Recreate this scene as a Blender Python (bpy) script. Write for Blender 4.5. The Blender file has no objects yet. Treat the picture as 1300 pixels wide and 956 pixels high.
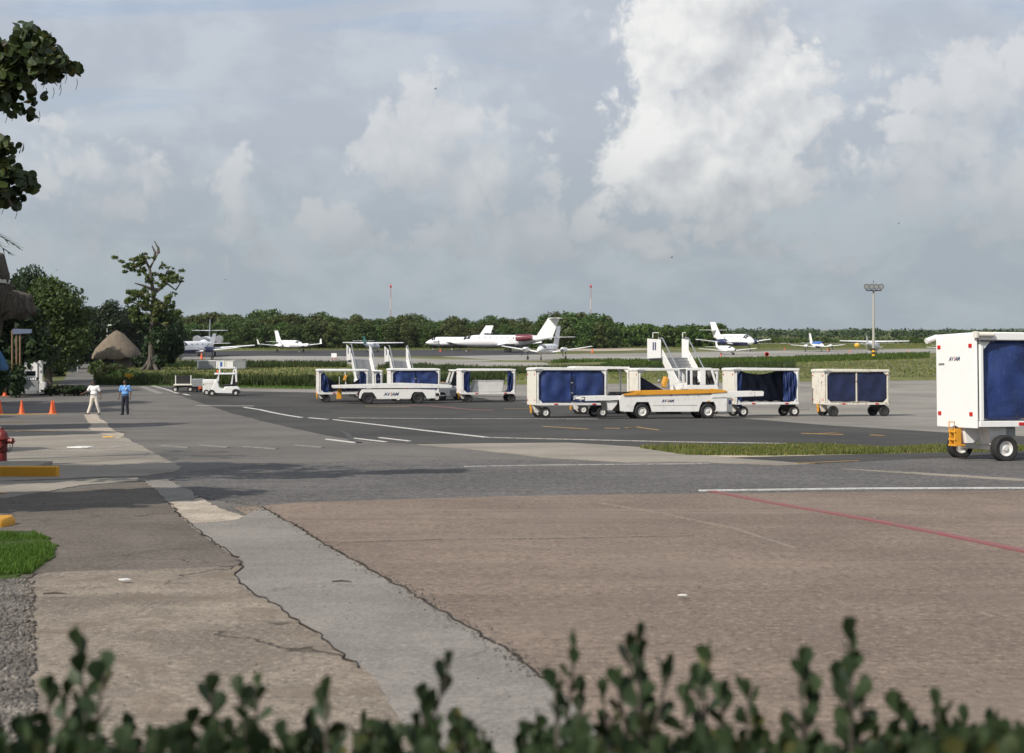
import bpy, bmesh, math, random
import numpy as np
from mathutils import Vector, Matrix, Euler
R = math.radians
random.seed(7)
SC = bpy.context.scene
COL = SC.collection

# ------------------------------------------------------------------ camera
FP, HY, CZ = 1805.0, 418.0, 4.6            # focal length (px of a 1300 px wide frame), horizon row, camera height
cam = bpy.data.cameras.new('camera'); cam_o = bpy.data.objects.new('camera', cam); COL.objects.link(cam_o)
cam.sensor_width = 36.0; cam.lens = 36.0 * FP / 1300.0
cam.shift_y = -60.0 / 1300.0
cam.clip_start = 0.1; cam.clip_end = 12000
cam_o.location = (0, 0, CZ); cam_o.rotation_euler = (R(90), 0, 0)
cam.dof.use_dof = True; cam.dof.focus_distance = 26.0; cam.dof.aperture_fstop = 4.0
SC.camera = cam_o

# ------------------------------------------------------------------ light
SUN_EL, SUN_H = R(40), (-0.72, -0.69)       # elevation; horizontal direction towards the sun (behind left)
sun = bpy.data.lights.new('sun', 'SUN'); sun.energy = 4.7; sun.angle = R(0.53); sun.color = (1.0, 0.935, 0.84)
sun_o = bpy.data.objects.new('sun', sun); COL.objects.link(sun_o)
tosun = Vector((SUN_H[0]*math.cos(SUN_EL), SUN_H[1]*math.cos(SUN_EL), math.sin(SUN_EL))).normalized()
sun_o.rotation_euler = tosun.to_track_quat('Z', 'Y').to_euler()
sun_o.location = (-40, -40, 60)
SC.view_settings.view_transform = 'Standard'; SC.view_settings.look = 'None'
SC.view_settings.exposure = 0.0; SC.view_settings.gamma = 1.0; SC.view_settings.use_curve_mapping = False
SC.cycles.use_denoising = True
SC.cycles.max_bounces = 6; SC.cycles.transparent_max_bounces = 8
SC.cycles.caustics_reflective = False; SC.cycles.caustics_refractive = False
SC.cycles.volume_bounces = 0

# ---- world: sky texture + cloud layers laid out by compass direction
W = bpy.data.worlds.new('World'); SC.world = W; W.use_nodes = True
W.cycles.sampling_method = 'MANUAL'; W.cycles.sample_map_resolution = 512
SKY = 0.104

class NT:
    def __init__(s, tree): s.t = tree
    def n(s, typ, **k):
        nd = s.t.nodes.new(typ)
        for a, v in k.items(): setattr(nd, a, v)
        return nd
    def put(s, sock, v):
        if hasattr(v, 'is_output'): s.t.links.new(v, sock)
        else: sock.default_value = v
    def m(s, op, a, b=None, c=None, clamp=False):
        nd = s.n('ShaderNodeMath', operation=op, use_clamp=clamp)
        s.put(nd.inputs[0], a)
        if b is not None: s.put(nd.inputs[1], b)
        if c is not None: s.put(nd.inputs[2], c)
        return nd.outputs[0]
    def v(s, op, a, b=None, out=0):
        nd = s.n('ShaderNodeVectorMath', operation=op)
        s.put(nd.inputs[0], a)
        if b is not None: s.put(nd.inputs[1], b)
        return nd.outputs[out]
    def noise(s, vec, scale, detail=4, rough=0.55, dist=0.0, out='Fac', dim='3D'):
        nd = s.n('ShaderNodeTexNoise', noise_dimensions=dim)
        s.put(nd.inputs['Vector'], vec)
        nd.inputs['Scale'].default_value = scale; nd.inputs['Detail'].default_value = detail
        nd.inputs['Roughness'].default_value = rough; nd.inputs['Distortion'].default_value = dist
        return nd.outputs[out]
    def mix(s, f, a, b, typ='MIX'):
        nd = s.n('ShaderNodeMix', data_type='RGBA', blend_type=typ, clamp_factor=True)
        s.put(nd.inputs[0], f); s.put(nd.inputs[6], a); s.put(nd.inputs[7], b)
        return nd.outputs[2]
    def ss(s, x, a, b, lo=0.0, hi=1.0, typ='SMOOTHSTEP'):
        nd = s.n('ShaderNodeMapRange', interpolation_type=typ, clamp=True)
        s.put(nd.inputs['Value'], x)
        nd.inputs['From Min'].default_value = a; nd.inputs['From Max'].default_value = b
        nd.inputs['To Min'].default_value = lo; nd.inputs['To Max'].default_value = hi
        return nd.outputs['Result']

def c4(c): return (c[0], c[1], c[2], 1.0)

def dirof(px, py):                           # compass direction (azimuth, elevation) of a point of the sky
    u, w = (px - 650) / FP, (HY - py) / FP
    return math.atan(u), math.atan(w / math.sqrt(1 + u*u))

BLOBS = [  # cumulus heaps: place, half sizes, weight
 (890,55,92,84,1.15),(845,38,56,50,1.15),(955,118,80,80,1.05),(1034,108,26,30,.75),(905,-10,80,60,1.15),(1000,110,60,60,.9),
 (855,182,70,66,1.2),(915,205,95,74,1.2),(968,216,56,56,1.05),(885,240,115,42,.95),(990,165,50,66,.85),(930,160,80,60,1.1),(800,215,50,50,.7),
 (548,172,78,66,.92),(500,198,46,44,.9),(603,216,24,28,.8),(560,292,44,26,.85),(590,250,50,50,.65),(640,215,60,50,.45),
 (303,212,17,32,.74),(298,262,24,40,.62),(182,228,32,40,.66),(150,262,50,30,.58),(80,215,70,50,.45),
 (1195,185,100,80,.62),(1285,95,56,56,.74),(1150,155,56,46,.60),(1290,230,90,60,.62),(1210,120,60,40,.72),(1180,250,110,30,.5),
 (742,286,34,32,.78),(690,292,48,32,.7),(420,285,50,32,.72),(655,325,90,20,.5),(1050,338,46,12,.6),(1276,300,34,22,.7),(640,300,34,28,.7),(470,310,60,20,.5),(800,300,60,22,.5),(350,330,90,16,.4),(950,320,120,16,.45),(60,320,100,26,.45),
]
def cloud_group():
    g = bpy.data.node_groups.new('cloud_density', 'ShaderNodeTree')
    g.interface.new_socket('P', in_out='INPUT', socket_type='NodeSocketVector')
    g.interface.new_socket('D', in_out='OUTPUT', socket_type='NodeSocketFloat')
    g.interface.new_socket('S', in_out='OUTPUT', socket_type='NodeSocketFloat')
    T = NT(g); gi = T.n('NodeGroupInput'); go = T.n('NodeGroupOutput')
    P = gi.outputs[0]
    warp = T.noise(P, 26, 2, .5, out='Color', dim='2D')
    wp = T.v('SUBTRACT', warp, (.5, .5, .5)); 
    sc = T.n('ShaderNodeVectorMath', operation='SCALE'); T.put(sc.inputs[0], wp); sc.inputs['Scale'].default_value = .016
    Q = T.v('ADD', P, sc.outputs[0])
    acc = None
    for px, py, rx, ry, w in BLOBS:
        a, e = dirof(px, py)
        d = T.v('SUBTRACT', Q, (a, e, 0)); d = T.v('MULTIPLY', d, (FP/rx/1.45, FP/ry/1.45, 0))
        l = T.v('LENGTH', d, out='Value')
        f = T.m('MULTIPLY_ADD', l, -w, w)
        acc = f if acc is None else T.m('SMOOTH_MAX', acc, f, .30)
    # heaps elsewhere in the sky
    fb = T.noise(P, 34, 6, .58, .1, dim='2D')
    big = T.noise(P, 5, 2, .5, dim='2D')
    P2 = T.v('MULTIPLY', P, (1, 0.0, 1)); 
    az = T.n('ShaderNodeSeparateXYZ'); T.put(az.inputs[0], P)
    away = T.ss(T.m('ABSOLUTE', az.outputs[0]), .40, .62)
    other = T.m('MULTIPLY', T.m('MULTIPLY_ADD', big, 3.0, -1.35), away)
    acc = T.m('MAXIMUM', acc, T.m('SUBTRACT', other, T.m('MULTIPLY_ADD', away, -.8, .8)))
    acc = T.m('MAXIMUM', acc, -.6)
    fb2 = T.noise(P, 90, 4, .6, dim='2D')
    b1 = T.m('ABSOLUTE', T.m('MULTIPLY_ADD', T.noise(Q, 24, 2, .5, dim='2D'), 2.0, -1.0))
    b2 = T.m('ABSOLUTE', T.m('MULTIPLY_ADD', T.noise(Q, 62, 3, .55, dim='2D'), 2.0, -1.0))
    bil = T.m('ADD', T.m('MULTIPLY_ADD', b1, .95, -.14), T.m('MULTIPLY_ADD', b2, .50, -.08))
    smooth = acc
    acc = T.m('ADD', T.m('MULTIPLY_ADD', acc, 1.15, bil), -.07)
    D = T.m('ADD', acc, T.m('ADD', T.m('MULTIPLY_ADD', fb, .8, -.50), T.m('MULTIPLY_ADD', fb2, .35, -.175)))
    T.put(go.inputs[0], D)
    fb3 = T.noise(P, 19, 3, .5, dim='2D')
    T.put(go.inputs[1], T.m('ADD', T.m('ADD', T.m('MULTIPLY', smooth, 1.7), T.m('MULTIPLY', bil, 1.0)), T.m('ADD', T.m('MULTIPLY', fb3, 1.5), T.m('ADD', T.m('MULTIPLY', fb, .55), T.m('MULTIPLY', fb2, .08)))))
    return g
def build_world():
    t = W.node_tree; t.nodes.clear(); T = NT(t)
    out = T.n('ShaderNodeOutputWorld'); bg = T.n('ShaderNodeBackground'); bg.inputs['Strength'].default_value = SKY
    t.links.new(bg.outputs[0], out.inputs[0])
    sky = T.n('ShaderNodeTexSky', sky_type='NISHITA'); sky.sun_disc = False
    sky.sun_elevation = SUN_EL; sky.sun_rotation = math.atan2(SUN_H[0], SUN_H[1])
    sky.air_density = 1.0; sky.dust_density = 1.2; sky.ozone_density = 1.5
    tc = T.n('ShaderNodeTexCoord'); d = T.v('NORMALIZE', tc.outputs['Generated'])
    sp = T.n('ShaderNodeSeparateXYZ'); T.put(sp.inputs[0], d)
    az = T.m('ARCTAN2', sp.outputs[0], sp.outputs[1]); el = T.m('ARCSINE', sp.outputs[2])
    cb = T.n('ShaderNodeCombineXYZ'); T.put(cb.inputs[0], az); T.put(cb.inputs[1], el)
    P = cb.outputs[0]
    # thin high veil in long streaks, thick and grey low down
    st = T.noise(T.v('MULTIPLY', P, (3.0, 22, 1)), 1.3, 5, .6, .3, dim='2D')
    mott = T.noise(T.v('MULTIPLY', P, (1, 1.7, 1)), 11, 5, .6, .2, dim='2D')
    veil = T.ss(T.m('ADD', st, T.ss(el, .02, .26, .34, 0.0)), .33, .60, .50, .97)
    s = 10.0
    ramp = T.n('ShaderNodeValToRGB'); T.put(ramp.inputs[0], T.m('MULTIPLY', el, 3.6))
    els = ramp.color_ramp.elements
    els[0].position = 0.0; els[0].color = (.350*s, .405*s, .440*s, 1)
    els[1].position = 1.0; els[1].color = (.500*s, .540*s, .620*s, 1)
    e = els.new(.22); e.color = (.375*s, .425*s, .465*s, 1)
    e = els.new(.50); e.color = (.455*s, .500*s, .560*s, 1)
    vc = T.mix(T.ss(mott, .38, .66), T.mix(1.0, ramp.outputs[0], (.97, .975, .985, 1), 'MULTIPLY'), T.mix(1.0, ramp.outputs[0], (1.13, 1.12, 1.10, 1), 'MULTIPLY'))
    blue = T.mix(1.0, T.mix(.62, sky.outputs[0], (.40*s, .53*s, .72*s, 1)), (1, 1, 1, 1), 'MULTIPLY')
    base = T.mix(veil, blue, vc)
    g = cloud_group()
    def D(off):
        nd = T.n('ShaderNodeGroup'); nd.node_tree = g
        T.put(nd.inputs[0], T.v('ADD', P, off)); return nd.outputs
    (d0, s0), (_, s1) = D((0, 0, 0)), D((-.014, .018, 0))
    lit = T.ss(T.m('SUBTRACT', s0, s1), -.95, .80, 0, 1, 'LINEAR')
    ca, ce = dirof(905, 130)
    near = T.v('LENGTH', T.v('MULTIPLY', T.v('SUBTRACT', P, (ca, ce, 0)), (FP/175, FP/190, 0)), out='Value')
    lit = T.m('MULTIPLY', lit, T.ss(near, 1.35, .7, .56, 1.0))
    body = T.ss(d0, .15, .85)
    # heaps are whiter where they stand tall, grey towards their flat bases
    hi = T.ss(el, .045, .150)
    shade_c = T.mix(hi, (.370*s, .405*s, .435*s, 1), (.495*s, .525*s, .57*s, 1))
    light_c = T.mix(hi, (.53*s, .555*s, .57*s, 1), (.86*s, .86*s, .845*s, 1))
    cc = T.mix(lit, shade_c, light_c)
    cov = T.m('MULTIPLY', T.ss(d0, -.02, .40), T.ss(el, .0, .035))
    cov = T.m('MULTIPLY', cov, T.ss(near, 1.5, .8, .70, .95))
    col = T.mix(cov, base, cc)
    # ground half of the sphere, only seen by stray light
    col = T.mix(T.ss(sp.outputs[2], -.02, .0), (.14*s, .135*s, .12*s, 1), col)
    T.put(bg.inputs['Color'], col)
build_world()

# ------------------------------------------------------------------ land form
SL, YC, KS = 0.0416, 76.7, 6.0
def g_exact(y):
    x = (YC - y) / KS
    return SL * KS * (max(x, 0) + math.log1p(math.exp(-abs(x))))
CUTS = [-40, -20] + [float(v) for v in range(0, 50, 5)] + [float(v) for v in range(50, 112, 2)] + [120, 140, 170, 210, 260, 330, 420, 560, 800, 1300, 2200, 4200, 7000]
GZ = [g_exact(y) for y in CUTS]
def gz(y): return float(np.interp(y, CUTS, GZ))
def gslope(y): return (gz(y + .5) - gz(y - .5))
def depth(py):
    t = (py - HY) / FP
    a, b = 1.0, 6500.0
    for _ in range(70):
        m = (a + b) / 2
        if (CZ - gz(m)) / m > t: a = m
        else: b = m
    return (a + b) / 2
def at(px, py):
    y = depth(py); return Vector(((px - 650) / FP * y, y, gz(y)))
def atY(px, y): return Vector(((px - 650) / FP * y, y, gz(y)))
def zat(py, y): return CZ - (py - HY) / FP * y

# ------------------------------------------------------------------ materials
MATS = {}
def new_mat(name):
    m = bpy.data.materials.new(name); m.use_nodes = True
    T = NT(m.node_tree); b = m.node_tree.nodes['Principled BSDF']
    MATS[name] = m
    return m, T, b
def paint(name, col, rough=.45, metal=0.0, dirt=.25, dirt_col=(.16, .13, .10), scale=3.0, rust=0.0, bump=0.0, spec=.5):
    m, T, b = new_mat(name)
    tc = T.n('ShaderNodeTexCoord'); ob = tc.outputs['Object']
    n1 = T.noise(ob, scale, 6, .65, .2); n2 = T.noise(T.v('MULTIPLY', ob, (6, 6, .8)), scale, 4, .6)
    f = T.m('MULTIPLY', T.ss(T.m('ADD', T.m('MULTIPLY', n1, .6), T.m('MULTIPLY', n2, .4)), .47, .72), dirt)
    c = T.mix(f, c4(col), c4(dirt_col))
    if rust:
        rr = T.m('MULTIPLY', T.ss(T.noise(ob, scale*2.3, 7, .7, .4), .56, .66), rust)
        c = T.mix(rr, c, (.20, .075, .03, 1))
    T.put(b.inputs['Base Color'], c)
    T.put(b.inputs['Roughness'], T.m('MULTIPLY_ADD', n1, .25, rough - .12))
    b.inputs['Metallic'].default_value = metal
    b.inputs['Specular IOR Level'].default_value = spec
    if bump:
        bp = T.n('ShaderNodeBump'); bp.inputs['Strength'].default_value = bump; bp.inputs['Distance'].default_value = .01
        T.put(bp.inputs['Height'], T.noise(ob, scale*9, 4, .6)); T.put(b.inputs['Normal'], bp.outputs[0])
    return m
def ground_mat(name, col, var=.16, fine=.30, scale=.35, stain=(0, 0, 0), crack=0.0, crack_scale=.35, streak=0.0, bump=.25, rough=.9, grain=38, crack_col=None, patch=None, patch_amt=0.0):
    m, T, b = new_mat(name)
    g = T.n('ShaderNodeNewGeometry'); P = g.outputs['Position']
    P = T.v('MULTIPLY', P, (1, 1, 0))
    n1 = T.noise(P, scale, 7, .62, .3)
    n2 = T.noise(P, grain, 3, .75)
    n3 = T.noise(P, grain*.22, 4, .7)
    sp = T.noise(T.v('MULTIPLY', P, (.10, 1.5, 1)), 1.1, 5, .6, .4)
    base = c4(col)
    dark = c4([c*(1-var*1.6) for c in col]); light = c4([min(1, c*(1+var*1.4)) for c in col])
    c = T.mix(T.ss(n1, .34, .66), dark, light)
    n4 = T.noise(P, grain*3.1, 2, .7)
    c = T.mix(T.m('MULTIPLY', T.ss(n3, .42, .62), fine*.7), c, c4([x*.55 for x in col]))
    c = T.mix(T.m('MULTIPLY', T.ss(n2, .52, .68), fine*1.2, clamp=True), c, c4([min(1, x*1.75) for x in col]))
    c = T.mix(T.m('MULTIPLY', T.ss(n2, .47, .33), fine*1.5, clamp=True), c, c4([x*.36 for x in col]))
    c = T.mix(T.m('MULTIPLY', T.ss(n4, .55, .70), fine*.8, clamp=True), c, c4([min(1, x*1.9) for x in col]))
    c = T.mix(T.m('MULTIPLY', T.ss(n4, .45, .32), fine*1.0, clamp=True), c, c4([x*.35 for x in col]))
    s2 = T.noise(T.v('MULTIPLY', P, (.035, .9, 1)), 1.7, 6, .65, .3)
    if streak: c = T.mix(T.m('MULTIPLY', T.ss(s2, .54, .66), streak*.9), c, c4([min(1, x*1.35) for x in col]))
    if streak: c = T.mix(T.m('MULTIPLY', T.ss(sp, .50, .68), streak), c, c4([x*.62 for x in col]))
    if patch: c = T.mix(T.m('MULTIPLY', T.ss(T.noise(P, scale*2.1, 6, .66, .8), .52, .62), patch_amt), c, c4(patch))
    h = T.m('MULTIPLY_ADD', n2, .6, T.m('MULTIPLY', n3, .8))
    if crack:
        w = T.v('ADD', P, T.v('MULTIPLY', T.v('SUBTRACT', T.noise(P, 1.3, 4, .6, out='Color'), (.5, .5, .5)), (1.3, 1.3, 0)))
        vo = T.n('ShaderNodeTexVoronoi', feature='DISTANCE_TO_EDGE'); T.put(vo.inputs['Vector'], w); vo.inputs['Scale'].default_value = crack_scale
        keep = T.ss(T.noise(P, .5, 3, .5), .42, .58)
        ln = T.m('MULTIPLY', T.m('MULTIPLY', T.ss(vo.outputs['Distance'], .022*crack_scale, .004*crack_scale), keep), crack)
        c = T.mix(ln, c, c4(crack_col or [x*.28 for x in col]))
        h = T.m('SUBTRACT', h, T.m('MULTIPLY', ln, 1.5))
    T.put(b.inputs['Base Color'], c); b.inputs['Roughness'].default_value = rough
    b.inputs['Specular IOR Level'].default_value = .2
    bp = T.n('ShaderNodeBump'); bp.inputs['Strength'].default_value = bump; bp.inputs['Distance'].default_value = .012
    T.put(bp.inputs['Height'], h); T.put(b.inputs['Normal'], bp.outputs[0])
    return m
def leaf_mat(name, c1, c2, c3=None, rough=.55, trans=.25):
    m, T, b = new_mat(name)
    g = T.n('ShaderNodeNewGeometry'); oi = T.n('ShaderNodeObjectInfo')
    r = g.outputs['Random Per Island']
    c = T.mix(r, c4(c1), c4(c2))
    if c3: c = T.mix(T.ss(r, .90, .97), c, c4(c3))
    k = T.m('MULTIPLY_ADD', oi.outputs['Random'], .5, .75)
    hsv = T.n('ShaderNodeHueSaturation'); T.put(hsv.inputs['Color'], c); T.put(hsv.inputs['Value'], k)
    T.put(hsv.inputs['Hue'], T.m('MULTIPLY_ADD', oi.outputs['Random'], .03, .485))
    T.put(b.inputs['Base Color'], hsv.outputs[0]); b.inputs['Roughness'].default_value = rough
    b.inputs['Specular IOR Level'].default_value = .3
    if trans:
        tr = T.n('ShaderNodeBsdfTranslucent'); T.put(tr.inputs['Color'], T.mix(1.0, hsv.outputs[0], (1.3, 1.25, .5, 1), 'MULTIPLY'))
        mx = T.n('ShaderNodeMixShader'); mx.inputs[0].default_value = trans
        o = m.node_tree.nodes['Material Output']
        m.node_tree.links.new(b.outputs[0], mx.inputs[1]); m.node_tree.links.new(tr.outputs[0], mx.inputs[2])
        m.node_tree.links.new(mx.outputs[0], o.inputs[0])
    return m
def bark_mat(name, col):
    m, T, b = new_mat(name)
    tc = T.n('ShaderNodeTexCoord'); n = T.noise(T.v('MULTIPLY', tc.outputs['Object'], (1, 1, .25)), 6, 6, .7)
    T.put(b.inputs['Base Color'], T.mix(T.ss(n, .35, .65), c4([x*.5 for x in col]), c4([x*1.4 for x in col]))); b.inputs['Roughness'].default_value = .95
    bp = T.n('ShaderNodeBump'); bp.inputs['Strength'].default_value = .6; bp.inputs['Distance'].default_value = .05
    T.put(bp.inputs['Height'], n); T.put(b.inputs['Normal'], bp.outputs[0])
    return m
def thatch_mat(name, col):
    m, T, b = new_mat(name)
    tc = T.n('ShaderNodeTexCoord'); P = tc.outputs['Object']
    n = T.noise(T.v('MULTIPLY', P, (9, 9, .7)), 3.0, 6, .7); n2 = T.noise(P, 2.0, 4, .6)
    c = T.mix(T.ss(n, .34, .66), c4([x*.35 for x in col]), c4([x*1.35 for x in col]))
    c = T.mix(T.m('MULTIPLY', T.ss(n2, .45, .65), .45), c, c4([x*.55 for x in col]))
    T.put(b.inputs['Base Color'], c); b.inputs['Roughness'].default_value = 1.0
    bp = T.n('ShaderNodeBump'); bp.inputs['Strength'].default_value = .9; bp.inputs['Distance'].default_value = .08
    T.put(bp.inputs['Height'], n); T.put(b.inputs['Normal'], bp.outputs[0])
    return m
def vinyl_mat(name, col, rough=.46):
    m, T, b = new_mat(name)
    tc = T.n('ShaderNodeTexCoord'); P = tc.outputs['Object']
    n = T.noise(P, 1.6, 5, .6, .5); n2 = T.noise(T.v('MULTIPLY', P, (5, 5, 1)), 4, 4, .6)
    c = T.mix(T.ss(n, .3, .7), c4([x*.72 for x in col]), c4([x*1.25 for x in col]))
    c = T.mix(T.m('MULTIPLY', T.ss(n2, .58, .75), .22), c, (.16, .17, .20, 1))
    T.put(b.inputs['Base Color'], c); b.inputs['Roughness'].default_value = rough
    bp = T.n('ShaderNodeBump'); bp.inputs['Strength'].default_value = .8; bp.inputs['Distance'].default_value = .05
    T.put(bp.inputs['Height'], T.m('ADD', n, T.m('MULTIPLY', n2, .3))); T.put(b.inputs['Normal'], bp.outputs[0])
    return m

white = paint('white_paint', (.80, .79, .76), .40, dirt=.34)
white_clean = paint('white_clean', (.84, .835, .82), .35, dirt=.08)
white_worn = paint('white_worn', (.72, .68, .60), .55, dirt=.5, dirt_col=(.28, .20, .13), rust=.9, scale=2.2)
cream = paint('cream_paint', (.74, .71, .63), .5, dirt=.35, dirt_col=(.33, .26, .18), rust=.35)
plane_white = paint('aircraft_white', (.82, .82, .83), .30, dirt=.06)
plane_grey = paint('aircraft_grey', (.30, .31, .33), .4, dirt=.1)
maroon = paint('maroon_paint', (.16, .03, .045), .35, dirt=.1)
blue_paint = paint('blue_paint', (.03, .12, .42), .4, dirt=.1)
red_paint = paint('red_paint', (.45, .035, .025), .4, dirt=.15)
teal_paint = paint('teal_paint', (.03, .28, .25), .4, dirt=.1)
navy_paint = paint('navy_paint', (.025, .035, .11), .4, dirt=.1)
orange = paint('orange_yellow_paint', (.72, .33, .025), .42, dirt=.25)
cone_orange = paint('cone_orange', (.72, .105, .015), .5, dirt=.2)
grey_metal = paint('grey_metal', (.32, .33, .34), .42, metal=.3, dirt=.3)
steel = paint('brushed_steel', (.45, .46, .47), .35, metal=.7, dirt=.3)
dark_metal = paint('dark_metal', (.035, .035, .037), .5, dirt=.3)
rubber = paint('tyre_rubber', (.018, .018, .018), .8, dirt=.35, dirt_col=(.09, .08, .07))
rim_white = paint('rim_white', (.68, .67, .64), .45, dirt=.35)
black_mat = paint('black_panel', (.012, .012, .013), .5, dirt=.2)
dark_glass = paint('dark_glass', (.010, .014, .018), .08, dirt=.0, spec=.8)
yellow_sign = paint('yellow_sign', (.78, .42, .02), .5, dirt=.15)
lamp_glass = paint('lamp_glass', (.75, .76, .76), .2, dirt=.1)
red_lens = paint('red_lens', (.55, .02, .02), .25, dirt=.05)
hydrant_red = paint('hydrant_red', (.15, .013, .010), .45, dirt=.35, dirt_col=(.05, .02, .02))
concrete_pole = paint('pole_concrete', (.42, .40, .36), .85, dirt=.3)
kerb_yellow = paint('kerb_yellow', (.62, .30, .02), .75, dirt=.35, dirt_col=(.22, .13, .05), bump=.3)
wood = paint('old_wood', (.20, .13, .075), .8, dirt=.4)
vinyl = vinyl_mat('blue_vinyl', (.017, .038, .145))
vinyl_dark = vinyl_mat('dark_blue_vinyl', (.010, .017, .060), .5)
thatch = thatch_mat('palm_thatch', (.23, .185, .135)); thatch_shaded = thatch_mat('shaded_thatch', (.115, .095, .075))  # second thatch is a darker copy: tree shade on the house put into its colour
bark = bark_mat('bark', (.10, .085, .07))
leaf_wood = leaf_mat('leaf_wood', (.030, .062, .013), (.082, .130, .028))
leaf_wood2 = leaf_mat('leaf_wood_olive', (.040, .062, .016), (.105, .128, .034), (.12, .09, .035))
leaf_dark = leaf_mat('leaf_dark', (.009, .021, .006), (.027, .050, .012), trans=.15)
leaf_bright = leaf_mat('leaf_bright', (.026, .062, .010), (.095, .15, .022))
leaf_far = leaf_mat('leaf_far', (.022, .045, .016), (.05, .075, .025), trans=.1)
leaf_grape = leaf_mat('leaf_sea_grape', (.022, .036, .012), (.05, .066, .018), (.20, .15, .03), rough=.4, trans=.12)
leaf_shrub = leaf_mat('leaf_shrub', (.016, .030, .012), (.042, .062, .026), (.085, .085, .03), rough=.55, trans=.12)
grass_blade = leaf_mat('grass_blade', (.065, .090, .018), (.16, .155, .05), (.24, .19, .09), trans=.2)
grass_lush = leaf_mat('grass_lush', (.045, .095, .012), (.095, .16, .025), trans=.25)
reed = leaf_mat('reed_blade', (.022, .042, .010), (.056, .080, .020), (.10, .085, .035), trans=.2)
skin = paint('skin_brown', (.115, .055, .034), .5, dirt=.1, dirt_col=(.05, .02, .015))
hair_m = paint('hair_black', (.010, .009, .008), .7, dirt=0)
shirt_white = paint('shirt_white', (.80, .79, .78), .85, dirt=.05)
trouser_white = paint('trouser_cream', (.68, .62, .54), .85, dirt=.1)
shirt_blue = paint('shirt_blue', (.14, .33, .68), .85, dirt=.05)
trouser_navy = paint('trouser_navy', (.014, .016, .030), .85, dirt=.05)
shoe_black = paint('shoe_black', (.010, .010, .010), .35, dirt=.1)

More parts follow.
